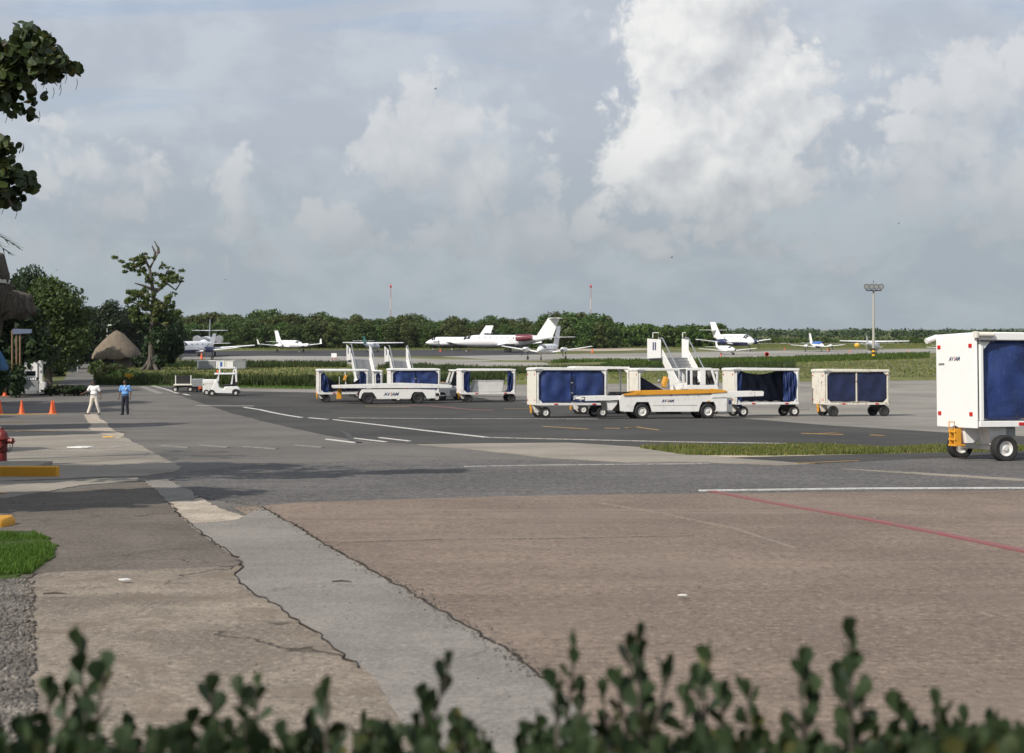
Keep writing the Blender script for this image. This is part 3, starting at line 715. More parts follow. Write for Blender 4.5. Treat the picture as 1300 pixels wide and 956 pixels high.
wood_trees = [tree_meshes(20+i, 8.5, (6.5, 8.5, 7.2, 5.6, 9.0, 7.0)[i], (leaf_wood, leaf_wood2, leaf_wood, leaf_wood2, leaf_wood, leaf_wood2)[i], 3400, .42, bare=.02, clumps=(16, 22, 26, 14, 20, 24)[i], lean=.06) for i in range(6)]
rnd = random.Random(3)
WL = 'leafy green tree in the dense low wood behind the parked aircraft'
for row, (Y, dz) in enumerate(((345, .82), (362, 1.0), (384, 1.1))):
    px = 60 + row*6
    while px < 690:
        tk, cr = rnd.choice(wood_trees); hh = dz*rnd.uniform(.86, 1.14)
        y = Y + rnd.uniform(-7, 7)
        px_h = 395 if px < 330 else (395 + (px-330)*.028)       # the wood's skyline sinks slowly to the right
        want = (zat(px_h, y) - 0)/8.5
        hh = want*rnd.uniform(.78, 1.0)*(.78, .93, 1.03)[row]
        tree('wood_tree', WL, 'tree', atY(px, y), tk, cr, 'trees of the low wood', rnd.uniform(0, 6.3), (hh*1.1, hh*1.1, hh))
        px += rnd.uniform(10, 17)
ML = 'bushy tree in the tall clump right of the business jet tail'
for i, (px, y, top) in enumerate(((690,350,402),(706,356,399),(722,350,398),(738,352,399),(752,348,400),(766,351,403),(776,346,409),(715,340,405),(742,338,407),(760,338,410),(692,338,408))):
    tk, cr = wood_trees[i % 6]; s = zat(top, y)/8.5*1.02
    tree('wood_tree', ML, 'tree', atY(px, y), tk, cr, 'trees of the clump at the end of the wood', i*1.7, (s*1.12, s*1.12, s))
scrub = [tree_meshes(40+i, 5.0, 6.5, leaf_bright, 1500, .55, bare=.04, clumps=12) for i in range(3)]
SL_ = 'low bright green scrub tree in the row beyond the sandy ground'
px = 786
while px < 918:
    y = rnd.uniform(360, 395); tk, cr = rnd.choice(scrub); s = zat(rnd.uniform(413.5, 418.5), y)/5.0
    tree('scrub_tree', SL_, 'tree', atY(px, y), tk, cr, 'scrub trees beyond the sandy ground', rnd.uniform(0, 6.3), (s, s, s)); px += rnd.uniform(7, 12)
# the far forest reads as one mass
def far_forest():
    rng = np.random.default_rng(5); cs, rs = [], []
    for x in np.arange(-1500, 1500, 9.0):
        for k in range(3):
            y = 690 + k*45 + rng.uniform(-15, 15) - .05*x*0
            if -330 < x < 60 and k == 0: continue
            h = rng.uniform(3.5, 4.6)*(1+.08*k) + (rng.random() < .03)*1.6
            cs.append((x + rng.uniform(-4, 4), y, h*.55)); rs.append((6.5, 6, h*.52))
    v = leaf_cloud(rng, cs, rs, 110000, 1.05)
    o = obj('far_forest', quads_mesh('far_forest', v, leaf_far)); tag(o, 'flat dark band of distant forest along the horizon', 'forest', kind='stuff')
    rng = np.random.default_rng(6); cs, rs = [], []
    for x in np.arange(60, 330, 4.0):
        for k in range(2):
            cs.append((x + rng.uniform(-2, 2), 470 + 25*k + rng.uniform(-9, 9), .7)); rs.append((3.4, 3, rng.uniform(.7, 1.5)))
    o = obj('far_scrub', quads_mesh('far_scrub', leaf_cloud(rng, cs, rs, 14000, .7), leaf_bright)); tag(o, 'low bright green scrub in front of the far forest band', 'scrub', kind='stuff')
far_forest()

# tall old tree beside the round hut
def tall_tree():
    Y = 160.0; b = atY(193, Y); s = Y/FP
    def L(px, py, dy=0): return Vector(((px-193)*s, dy, (467-py)*s))
    t = thing('tall_tree', 'tall gnarled old tree with sparse crown standing beside the round thatched hut', 'tree', b)
    mb = MB()
    mb.poly([L(193,469),L(193,458),L(192,440),L(193,415),L(194,392),L(195,372),L(192,352),L(190,338),L(196,327),L(201,319)], [.75,.42,.33,.28,.26,.24,.20,.15,.10,.05], 10)
    for a in range(7):
        c, d = math.cos(a*.9), math.sin(a*.9); mb.poly([(c*1.3,d*1.3,-.1),(c*.6,d*.6,.6),(c*.15,d*.15,1.9)], [.2,.2,.14], 6)
    mb.build('trunk', bark, t)
    br = [[L(194,365),L(184,360,-.5),L(174,357,-1)],[L(195,370),L(204,362,.4),L(210,357,.8),L(221,365,.8),L(230,352,.6)],[L(193,354),L(182,344,.6),L(173,334,1.2),L(163,336,1.6)],
          [L(190,338),L(186,330),L(184,322)],[L(196,327),L(197,318),L(193,309)],[L(201,319),L(201,312),L(196,303)],[L(194,392),L(182,386,-.8),L(170,380,-1.2)],[L(194,390),L(206,386,.8),L(216,384,1)],
          [L(193,415),L(207,408,-1),L(218,412,-1.5)],[L(193,420),L(180,414,.8),L(170,420,1.4)],[L(204,362,.4),L(208,350,.2),L(214,338,0)]]
    for p in br: MB().poly(p, [.22, .17, .12, .10, .06][:len(p)] if len(p) > 3 else [.2, .14, .06], 6).build('branch', bark, t)
    rng = np.random.default_rng(11)
    cl = [(172,326,11,5),(162,336,10,4),(183,324,9,4),(181,343,6,4),(203,349,13,8),(216,352,12,6),(226,353,8,4),(212,335,6,2.5),(207,360,8,5),(188,349,5,5),
          (172,377,11,11),(183,383,11,10),(176,392,10,9),(203,386,12,10),(214,381,9,8),(218,390,6,7),(210,396,10,8),(190,393,9,8),(172,400,8,5),(178,371,9,6),(189,375,6,8),(205,402,8,6)]
    sub_c, sub_r = [], []
    for x, y, a, c in cl:
        o_ = L(x, y, rnd.uniform(-1.2, 1.2))
        for q in range(9):
            sub_c.append(o_ + Vector((rnd.gauss(0, .85)*a*s, rnd.gauss(0, .7)*a*s, rnd.gauss(0, .85)*c*s))); k_ = rnd.uniform(.24, .55); sub_r.append((a*s*k_, a*s*k_, c*s*k_*.8))
    v = leaf_cloud(rng, sub_c, sub_r, 7000, .22, aspect=2.0)
    obj('crown', quads_mesh('crown', v, leaf_wood2), t)
    cl = [(193,425,9,14),(194,405,6,12),(186,440,10,14),(200,455,10,10),(208,424,17,17),(219,438,9,11),(196,444,14,12),(203,410,12,9),(184,412,10,9),(212,450,6,10)]
    v = leaf_cloud(rng, [L(x, y, rnd.uniform(-.7, 2.4)) for x, y, a, c in cl], [(a*s, a*s*.9, c*s) for x, y, a, c in cl], 6500, .36)
    obj('climbing_foliage', quads_mesh('climbing_foliage', v, leaf_dark), t)
    o = MB().ball((0, 0, .3), .42, .38, .36, 9, 6).build('boulder', m_sand, loc=at(204, 468) + Vector((0, -2.0, 0))); tag(o, 'pale boulder lying at the foot of the tall tree', 'rock')
tall_tree()

# trees on the left, from the hut back to the tarmac
lt = [tree_meshes(60+i, 8.0, 7.0, leaf_dark, 7500, .30, bare=.06, clumps=22) for i in range(3)]
lb = tree_meshes(66, 7.5, 6.2, leaf_wood, 17000, .17, bare=.30, clumps=24)
lb2 = tree_meshes(67, 7.5, 6.2, leaf_dark, 15000, .18, bare=.16, clumps=24)
def T_(name, label, px, Y, top, base_h, ms, wide=1.0, g=None, rz=0):
    s = (zat(top, Y) - gz(Y))/base_h
    return tree(name, label, 'tree', atY(px, Y), ms[0], ms[1], g, rz, (s*wide, s*wide, s))
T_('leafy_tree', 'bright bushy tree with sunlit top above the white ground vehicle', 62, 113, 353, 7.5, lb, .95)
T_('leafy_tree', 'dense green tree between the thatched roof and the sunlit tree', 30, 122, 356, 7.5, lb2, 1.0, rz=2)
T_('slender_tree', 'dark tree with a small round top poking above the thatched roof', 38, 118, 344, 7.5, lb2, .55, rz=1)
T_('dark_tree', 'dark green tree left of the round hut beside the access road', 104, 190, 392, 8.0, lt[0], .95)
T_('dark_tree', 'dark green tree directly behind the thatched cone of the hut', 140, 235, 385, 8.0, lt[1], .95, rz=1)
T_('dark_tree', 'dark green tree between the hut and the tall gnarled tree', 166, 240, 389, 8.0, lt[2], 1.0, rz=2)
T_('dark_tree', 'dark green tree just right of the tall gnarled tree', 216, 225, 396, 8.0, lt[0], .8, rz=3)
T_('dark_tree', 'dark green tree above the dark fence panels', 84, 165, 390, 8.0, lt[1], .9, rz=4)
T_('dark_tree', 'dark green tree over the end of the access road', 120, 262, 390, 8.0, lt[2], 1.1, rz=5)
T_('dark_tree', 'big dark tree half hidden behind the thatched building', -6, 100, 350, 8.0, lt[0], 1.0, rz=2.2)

def bush(name, label, loc, w, h, m, n, ls, seed, group=None, d=None):
    rng = np.random.default_rng(seed); d = d or w; k = 9
    cs = [(rng.uniform(-.36, .36)*w, rng.uniform(-.36, .36)*d, h*rng.uniform(.25, .68)) for _ in range(k)]
    rs = [(w*.24, d*.24, h*.34)]*k
    t = thing(name, label, 'bush', loc, 0, group)
    obj('foliage', quads_mesh('foliage', leaf_cloud(rng, cs, rs, n, ls), m), t)
    mb = MB()
    for c in cs[:6]: mb.poly([(c[0]*.2, c[1]*.2, -.05), Vector(c)*.6, c], [.035, .025, .012], 5)
    mb.build('stems', bark, t)
    return t
bush('bush', 'olive green bush in front of the round hut beside the road', at(133, 478), 3.2, 1.5, leaf_wood, 1800, .26, 1)
bush('bush', 'brownish bush at the foot of the hut wall', at(146, 484), 3.0, 1.5, grass_blade, 1500, .24, 2)
bush('bush', 'green bush right of the hut beside the yellow sign', at(158, 486), 2.6, 1.2, leaf_wood, 1400, .24, 3)
bush('bush', 'low hedge bush in shade right of the white ground vehicle', at(82, 503), 3.0, .75, leaf_dark, 1400, .16, 4, d=1.2)
bush('bush', 'dark bush below the fence panels near the access road', at(66, 478), 2.5, 1.6, leaf_dark, 900, .24, 5)
bush('bush', 'bushy green plant under the blue grey board', atY(17, 95.6), 1.9, 2.7, leaf_dark, 1800, .17, 6)
bush('bush', 'dark rounded bush at the base of the tall gnarled tree', at(183, 467), 2.6, 1.6, leaf_dark, 1000, .26, 7)

# sea grape hanging into the frame at the upper left; its trunk stands out of frame
def sea_grape():
    Y = 19.0; s = Y/FP; b = Vector((-9.6, Y, gz(Y)))
    t = thing('sea_grape_tree', 'dark sea grape tree with big round leaves overhanging the top left corner', 'tree', b)
    def L(px, py, dy=0): return Vector(((px-650)*s, Y+dy, zat(py, Y))) - b
    MB().poly([(0,0,-.2),(.1,.1,2),(-.1,.2,4.0),L(-120,150,.2)], [.3,.24,.2,.15], 9).build('trunk', bark, t)
    twigs = [[L(-120,150,.2),L(-60,110),L(0,82),L(50,72),L(88,78)],[L(-60,110),L(-20,120,.2),L(14,128,.2)],[L(-20,95),L(10,60,-.1),L(40,42,-.1)],[L(-120,160,.2),L(-50,215),L(5,225),L(30,222)],[L(-50,215),L(-15,190,.2),L(8,180,.1)],[L(-20,220),L(5,245),L(15,262)]]
    for p in twigs: MB().poly(p, [.05,.035,.022,.014,.008][:len(p)], 6).build('branch', bark, t)
    rg = random.Random(5); V, F = [], []
    def leaf(c, r):
        n = Vector((rg.uniform(-.8,.8), rg.uniform(-1,.2), rg.uniform(-.2,.9))).normalized(); a = n.orthogonal().normalized(); a = Matrix.Rotation(rg.uniform(0, 6.3), 3, n) @ a; bb = n.cross(a); o = len(V)
        k = 10
        V.extend([c + a*(r*math.cos(2*math.pi*i/k)*rg.uniform(.94,1.05)) + bb*(r*1.06*math.sin(2*math.pi*i/k)) + n*(.12*r*math.cos(4*math.pi*i/k)) for i in range(k)]); F.append(tuple(range(o, o+k)))
    cl = [(14,88,24,22,70),(45,70,22,22,75),(40,45,16,10,26),(68,78,14,10,30),(84,82,8,6,14),(12,118,20,16,45),(20,140,12,8,14),(-12,100,18,40,60),(42,118,5,5,3),(-6,205,14,28,45),(8,185,8,10,10),(10,215,12,14,26),(22,222,12,8,18),(34,234,7,8,8),(12,245,8,10,14),(-10,245,14,18,26),(6,262,6,5,5),(60,62,12,9,20),(28,100,16,14,40),(-10,60,16,16,30),(56,92,12,8,18)]
    for x, y, a, c, n in cl:
        for _ in range(int(n*2.6)):
            u, w = rg.uniform(-1, 1), rg.uniform(-1, 1)
            if u*u + w*w > 1: continue
            leaf(L(x+u*a, y+w*c, rg.uniform(-.45, .45)), s*rg.uniform(4.6, 7.8))
    me = bpy.data.meshes.new('crown'); me.from_pydata(V, [], F); me.materials.append(leaf_grape); me.update(); obj('crown', me, t)
    for x, y in ((46,106),(50,107),(62,102),(70,104),(78,100),(84,92),(94,98),(42,138),(26,144),(8,142),(90,90),(66,110),(12,262),(4,258)):
        p = L(x, y, rg.uniform(-.3,.3)); MB().poly([p, p+Vector((.01,0,-.07)), p+Vector((-.015,0,-.15))], [.004,.004,.003], 4).build('flower_string', leaf_dark, t)
    rng = np.random.default_rng(3)
    cs = [(rng.uniform(-3, 1.8), rng.uniform(-1.5, 3), 4.4+rng.uniform(-.8, 2.6)) for _ in range(16)]
    obj('outer_crown', quads_mesh('outer_crown', leaf_cloud(rng, cs, [(.9,.9,.6)]*16, 1500, .2, aspect=1.05), leaf_grape), t)
sea_grape()

def palm():
    Y = 26.0; b = Vector((-11.9, Y, gz(Y))); t = thing('palm_tree', 'palm tree with drooping fronds reaching in at the left edge', 'tree', b)
    H = zat(290, Y) - b.z + .2
    MB().poly([(0,0,-.2),(.1,0,H*.5),(.2,0,H)], [.2,.15,.13], 9).build('trunk', bark, t)
    rg = random.Random(2)
    for k in range(11):
        a = k*2*math.pi/11 + (.25 if k else 0); Lf = 2.75; d = Vector((math.cos(a), math.sin(a), 0)); V, F = [], []
        sp = [Vector((.2,0,H)) + d*(Lf*u) + Vector((0,0, .75*u - 1.35*u*u)) for u in np.linspace(0, 1, 14)]
        side = Vector((-d.y, d.x, 0))
        for i in range(1, 14):
            for sg in (-1, 1):
                for q in (0, .5):
                    p = sp[i-1].lerp(sp[i], q); ln = .75*math.sin(math.pi*min(1, .2+.75*i/14))
                    e = p + side*sg*ln*.8 + d*ln*.55 + Vector((0,0,-.32*ln + rg.uniform(-.06,.06))); o = len(V)
                    w = d*.018
                    V += [p-w, p+w, e]; F.append((o, o+1, o+2))
        mb = MB().add(V, F); mb.poly(sp, [.022*(1-.06*i) for i in range(14)], 5)
        mb.build('frond', leaf_dark, t, smooth=0, fix=False)
palm()
# trees beyond the left edge of the frame that shade the left of the paving
sh = [tree_meshes(80+i, 7.5, 5.5, leaf_dark, 3600, .40, bare=.42, clumps=12) for i in range(3)]
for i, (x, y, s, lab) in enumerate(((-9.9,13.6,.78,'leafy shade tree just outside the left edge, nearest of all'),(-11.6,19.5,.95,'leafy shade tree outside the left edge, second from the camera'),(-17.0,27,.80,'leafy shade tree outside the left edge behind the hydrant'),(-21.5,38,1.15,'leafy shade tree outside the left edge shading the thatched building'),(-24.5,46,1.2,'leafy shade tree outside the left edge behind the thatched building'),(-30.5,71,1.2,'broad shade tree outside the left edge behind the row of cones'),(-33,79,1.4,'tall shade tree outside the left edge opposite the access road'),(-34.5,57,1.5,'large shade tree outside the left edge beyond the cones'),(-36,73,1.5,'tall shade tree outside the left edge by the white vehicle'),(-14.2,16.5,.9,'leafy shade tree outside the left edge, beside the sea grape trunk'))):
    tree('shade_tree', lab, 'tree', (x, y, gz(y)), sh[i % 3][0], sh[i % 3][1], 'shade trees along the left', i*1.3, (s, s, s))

# tall grass and reeds: too many to count
def blades(name, label, regions, m, h, w, n, seed, lean=.35, kind='grass'):
    """regions: ground quads (4 corners each, in order); n blades shared by area"""
    rng = np.random.default_rng(seed); out = []
    ar = [abs((b-a).cross(d-a).z) for a, b, c, d in regions]; tot = sum(ar)
    for (a, b, c, d), A in zip(regions, ar):
        k = int(n*A/tot); u, v = rng.random(k), rng.random(k)
        A_, B_, C_, D_ = [np.array(p[:]) for p in (a, b, c, d)]
        p = (A_[None]*(1-u[:, None]) + B_[None]*u[:, None])*(1-v[:, None]) + (D_[None]*(1-u[:, None]) + C_[None]*u[:, None])*v[:, None]
        p[:, 2] = np.interp(p[:, 1], CUTS, GZ)
        cl = .55 + .9*np.abs(np.sin(p[:, 0]*.9 + 1.7*np.sin(p[:, 1]*.7)))*rng.random(k)**.5
        hh = h*cl*rng.uniform(.55, 1.15, k); ang = rng.random(k)*6.283; ww = w*rng.uniform(.6, 1.4, k)
        sx, sy = np.cos(ang)*ww/2, np.sin(ang)*ww/2; la = rng.random(k)*6.283; ll = hh*lean*rng.random(k)
        z0 = np.zeros(k)
        v0 = p + np.stack([-sx, -sy, z0], 1); v1 = p + np.stack([sx, sy, z0], 1)
        tip = np.stack([np.cos(la)*ll, np.sin(la)*ll, hh], 1)
        v2 = p + tip + np.stack([sx, sy, z0], 1)*.25; v3 = p + tip*.97 - np.stack([sx, sy, z0], 1)*.25
        out.append(np.stack([v0, v1, v2, v3], 1).reshape(-1, 3))
    o = obj(name, quads_mesh(name, np.concatenate(out), m)); tag(o, label, kind, kind='stuff'); return o
def Q(*p): return [at(*q) for q in p]
blades('tall_reeds', 'band of tall dark reeds along the back of the tarmac', [Q((120,489),(400,491.5),(400,487),(140,482)), Q((400,491.5),(640,485),(640,481.5),(400,487)), Q((118,482),(128,486),(150,487),(135,478))], reed, .62, .12, 34000, 1)
blades('tall_reeds', 'second band of reeds beyond the mown grass strip', [Q((200,466.5),(440,466.5),(440,463),(215,462)), Q((600,476),(800,472),(800,468),(610,471)), Q((800,472),(1010,468),(1010,463),(800,468)), Q((480,468),(600,474),(610,470),(500,464))], reed, .50, .14, 36000, 2)
blades('field_grass', 'rough meadow grass between the taxiway and the tarmac', [Q((130,483),(640,483),(660,466),(160,466)), Q((640,483),(1320,478),(1320,452),(660,466)), Q((640,442.5),(1320,441.5),(1320,435.6),(640,437.4)), Q((200,444.5),(640,443.5),(640,437.4),(200,438.5))], grass_blade, .16, .2, 90000, 3, kind='grass')
blades('field_grass', 'fresh green grass bank along the near side of the right taxiway', [Q((760,466),(1010,462),(1010,455),(780,459)), Q((1010,460),(1180,455),(1180,449),(1010,454)), Q((700,461),(780,459.5),(790,457.5),(700,459.5))], grass_lush, .40, .2, 26000, 4)
blades('verge_grass', 'short green verge grass along the edge of the tarmac', [Q((150,489.5),(400,494.3),(640,488.6),(640,486))], grass_lush, .16, .06, 9000, 5)
blades('island_grass', 'rough grass growing on the island between the roadways', [Q((812,570),(905,566.5),(1000,580),(870,579)), Q((905,566.5),(1120,569),(1120,577.5),(950,580)), Q((1120,569),(1320,567.5),(1320,573),(1120,577.5))], grass_blade, .10, .025, 26000, 6)
blades('lawn_grass', 'bright green lawn grass at the lower left corner', [Q((-60,676),(60,686),(40,732),(-60,741)), Q((40,679),(62,687),(70,708),(40,732))], grass_lush, .055, .011, 22000, 7)
# ------------------------------------------------------------------ ground equipment
LOGO = 'AVIAM'
def logo(parent, size, loc, rot):
    """blue slanted letters with the middle stroke in red"""
    text('lettering', 'AV  AM', size, navy_paint, parent, loc, rot, .3)
    t = text('red_stroke', 'I', size, red_paint, parent, loc, rot, .3)
    return t
def curtain(parent, x0, x1, y, z0, z1, m, seed=0, folds=5, amp=.03, top=None, name='curtain', bulge=0.0):
    """a hanging vinyl sheet with folds; top(u) gives the height of its upper edge"""
    rg = random.Random(seed); nx, nz = 40, 16
    ph = [rg.uniform(0, 6.3) for _ in range(5)]; fr = [folds*rg.uniform(.6, 1.5) for _ in range(3)]; sl = [rg.uniform(-1.2, 1.2) for _ in range(3)]
    vs = []
    for j in range(nz+1):
        w = j/nz
        for i in range(nx+1):
            u = i/nx; zt = top(u) if top else z1; z = z0 + (zt - z0)*w
            f = sum(math.sin(6.283*fr[k]*(u + .25*sl[k]*w) + ph[k])/(1+.5*k) for k in range(3))
            f += 1.1*math.sin(6.283*(u*1.3 - w*.9) + ph[3])*math.sin(3.1*w + ph[4]); env = .35 + .65*math.sin(math.pi*min(1, max(0, w*.75+.15)))
            vs.append((x0 + (x1-x0)*u, y + amp*f*env - bulge*math.sin(math.pi*u)*math.sin(math.pi*(w*.8+.05)), z + (.012*f if j == 0 else 0)))
    n = nx+1
    fs = [(j*n+i, j*n+i+1, (j+1)*n+i+1, (j+1)*n+i) for j in range(nz) for i in range(nx)]
    o = MB().add(vs, fs).build(name, m, parent, smooth=180, fix=False)
    md = o.modifiers.new('thickness', 'SOLIDIFY'); md.thickness = .006
    return o
def cart(label, loc, L=3.3, H=2.36, rz=R(14), body=white, end=None, near='closed', far='closed', seed=0, rims=rim_white, right_panel=True, logo_end=False, bar_len=.9, group='baggage carts on the tarmac', wr=.26, gap=.0, bar_right=True):
    end = end or body; Wd = 1.5; h = H/2.36
    t = thing('baggage_cart', label, 'baggage cart', loc, rz, group, tilt=True)
    x0, x1, y0, y1 = -L/2, L/2, -Wd/2, Wd/2; zb, zt = .62*h, 2.20*h
    MB().box(x0, x1, y0+.03, y1-.03, zb, zb+.05).build('bed', grey_metal, t)
    fr = MB()
    for y in (y0, y1):
        fr.bar((x0-.02, y, zb+.02), (x1+.02, y, zb+.02), .07, .11)
        for x in (x0+.035, x1-.035): fr.bar((x, y, zb+.08), (x, y, zt), .07, .07)
        for x, sx in ((x0+.07, 1), (x1-.07, -1)):
            for z, sz in ((zb+.075, 1), (zt-.005, -1)):
                fr.add([(x, y-.012, z), (x+sx*.20, y-.012, z), (x, y-.012, z+sz*.20), (x, y+.012, z), (x+sx*.20, y+.012, z), (x, y+.012, z+sz*.20)], [(0,1,2),(3,5,4),(0,3,4,1),(1,4,5,2),(2,5,3,0)])
    fr.build('frame', body, t, bevel=.008)
    MB().prism([(x0-.10, zt+.002), (x1+.06, zt+.002), (x1+.06, zt+.12*h), (x0+.05, zt+.15*h), (x0-.10, zt+.12*h)], y0-.05, y1+.05).build('roof', body, t, bevel=.02)
    MB().bar((x0-.12, y0-.055, zt+.02), (x0+.25, y0-.055, zt+.02), .05, .09).build('curtain_roller', grey_metal, t)
    e = MB().prism([(y0+.0, zb-.02), (y1-.0, zb-.02), (y1, zt), (y0, zt)], -.02, .02)
    e.v = [(x0-.045+v[1], v[0], v[2]) for v in e.v]
    ep = e.build('end_panel', end, t, bevel=.012)
    if right_panel:
        e = MB().prism([(y0, zb-.02), (y1, zb-.02), (y1, zt), (y0, zt)], -.02, .02); e.v = [(x1+.045+v[1], v[0], v[2]) for v in e.v]
        e.build('end_panel', end, t, bevel=.012)
    if logo_end: logo(ep, .26, (x0-.0665, .10, zt-.50), (R(90), 0, R(-90)))
    for y in (y0+.17, y1-.14):
        for z in (zb+.20, zt-.18):
            MB().box(x0-.075, x0-.066, y-.05, y+.05, z-.04, z+.04).build('reflector', red_lens, t)
    for x in (x0+.9, x1-.6): MB().box(x-.09, x+.09, y0-.046, y0-.036, zb-.01, zb+.05).build('reflector', red_lens, t)
    # running gear
    for x in (x0+.42, x1-.16):
        for y in (y0+.13, y1-.13):
            wheel(t, (x, y, wr), wr, .17, rims)
        MB().tube((x, y0+.1, wr), (x, y1-.1, wr), .035).build('axle', dark_metal, t)
    MB().prism([(x0-.02, zb-.03), (x0+.34, zb-.03), (x0+.30, wr+.05), (x0+.18, wr-.05), (x0+.10, .24)], -.16, .16).build('steering_fork', body, t, bevel=.01)
    MB().prism([(x1-.42, zb-.03), (x1-.02, zb-.03), (x1-.08, wr+.02), (x1-.26, wr+.02)], -.5, .5).build('axle_bracket', dark_metal, t)
    db = MB().box(x0-.12, x0-.05, -.06, .06, .22, .50).box(x0-.15, x0-.08, -.03, .03, .44, .62)
    db.build('hitch', orange, t, bevel=.01)
    if bar_right:
        MB().tube((x1-.05, 0, .30), (x1+bar_len, 0, .36), .03).lathe([(.05, -.02), (.05, .02)], (x1+bar_len, 0, .36)).build('drawbar', grey_metal if gap else white, t)
    # curtains
    yn, yf = y0+.045, y1-.045; za, zc = zb+.10, zt-.005
    def run(y, mode, k):
        if mode == 'closed':
            curtain(t, x0+.08, -.02, y, za, zc, vinyl, seed+k, 1.8, .030, bulge=.03); curtain(t, .01, x1-.08, y+.02, za, zc, vinyl, seed+k+1, 1.8, .030, bulge=.03)
            for xx in (0.0,): MB().box(-.025, .02, y-.055, y-.04, za+.2, zc-.25).build('strap', black_mat, t)
            for zz in (.30, .62): MB().box(-.05, .05, y-.062, y-.056, za+zz*(zc-za)-.03, za+zz*(zc-za)+.03).build('buckle', grey_metal, t)
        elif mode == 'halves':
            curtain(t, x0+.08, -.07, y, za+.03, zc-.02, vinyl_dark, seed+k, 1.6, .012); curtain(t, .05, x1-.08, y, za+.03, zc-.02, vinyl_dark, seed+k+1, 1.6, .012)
            MB().bar((-.02, y, za), (-.02, y, zc), .06).build('centre_post', body, t)
        elif mode == 'bunched':
            curtain(t, x0+.08, x0+.50, y, za-.05, zc, vinyl, seed+k, 5, .05); curtain(t, x1-.46, x1-.08, y, za, zc, vinyl, seed+k+1, 5, .05)
        elif mode == 'part':
            curtain(t, x0+.06, x0+.34, y, za-.25, zc, vinyl, seed+k, 5, .05); curtain(t, x1-.72, x1-.08, y, za, zc, vinyl, seed+k+1, 6, .05)
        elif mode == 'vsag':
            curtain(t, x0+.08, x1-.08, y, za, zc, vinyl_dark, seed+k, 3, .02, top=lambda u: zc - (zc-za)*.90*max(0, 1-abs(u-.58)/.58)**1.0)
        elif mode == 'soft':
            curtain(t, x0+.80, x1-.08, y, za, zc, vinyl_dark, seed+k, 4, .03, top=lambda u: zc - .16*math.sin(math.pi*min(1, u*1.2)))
        elif mode == 'edges':
            curtain(t, x0+.08, x0+.55, y, za-.1, zc, vinyl, seed+k, 5, .04, top=lambda u: zc-.5*u*u); curtain(t, x1-.5, x1-.08, y, za, zc, vinyl, seed+k+1, 5, .04)
    if near: run(yn, near, 0)
    if far: run(yf, far, 5)
    return t

CA = R(14)
cart_1 = cart('white baggage cart behind the left belt loader, its far curtain sagging in a deep V', atY(434.5, 89.5), 3.0, 2.08, CA, near='edges', far='vsag', seed=1, rims=dark_metal, wr=.25)
cart_2 = cart('white baggage cart with closed blue curtains behind the left belt loader', atY(525, 90.5), 3.05, 2.10, CA, near='closed', far='closed', seed=8, rims=rim_white, wr=.25)
cart_3 = cart('white baggage cart with curtains tied back and a pale crate inside', atY(617, 89.5), 3.35, 2.10, CA, near='bunched', far=None, seed=14, rims=dark_metal, wr=.25, bar_len=1.1)
cart_4 = cart('clean white baggage cart with closed bright blue curtains left of the yellow-railed belt loader', atY(720, 66.6), 3.35, 2.36, R(15), end=cream, near='closed', far='closed', seed=21)
cart_5 = cart('cream-ended baggage cart hidden behind the yellow-railed belt loader, dark curtain sagging', atY(855, 72.0), 4.2, 2.36, R(14), end=cream, near=None, far='vsag', seed=28)
cart_6 = cart('white baggage cart with half open curtains right of the loader cab, back sheet hanging slack', atY(966, 68.6), 3.2, 2.36, R(13), end=cream, near='part', far='soft', seed=35)
cart_7 = cart('rust-stained old baggage cart with two dark blue curtain halves, last in the row', atY(1080, 68.8), 3.2, 2.30, R(11), body=white_worn, near='halves', far='halves', seed=42, rims=dark_metal, bar_right=False)
cart_8 = cart('empty open-framed cart standing between the blue-curtained cart and the yellow-railed loader', atY(760, 72.5), 2.75, 2.45, R(10), near=None, far=None, seed=50, right_panel=False, bar_right=False)
for k in cart_8.children:
    if k.name.startswith(('end_panel', 'reflector', 'curtain_roller')): 
        if k.name.startswith('end_panel'): bpy.data.objects.remove(k)
        elif k.name.startswith('reflector'): k.scale = (1, 1, 1)
for k in list(cart_8.children):
    if k.name.startswith('reflector'): bpy.data.objects.remove(k)
# yellow tow bar between the last two carts
cart_9 = cart('short cart with a blue curtain end, half hidden behind the left stairs', atY(479, 94), .45, 1.9, R(10), near='closed', far='closed', seed=57, bar_right=False)
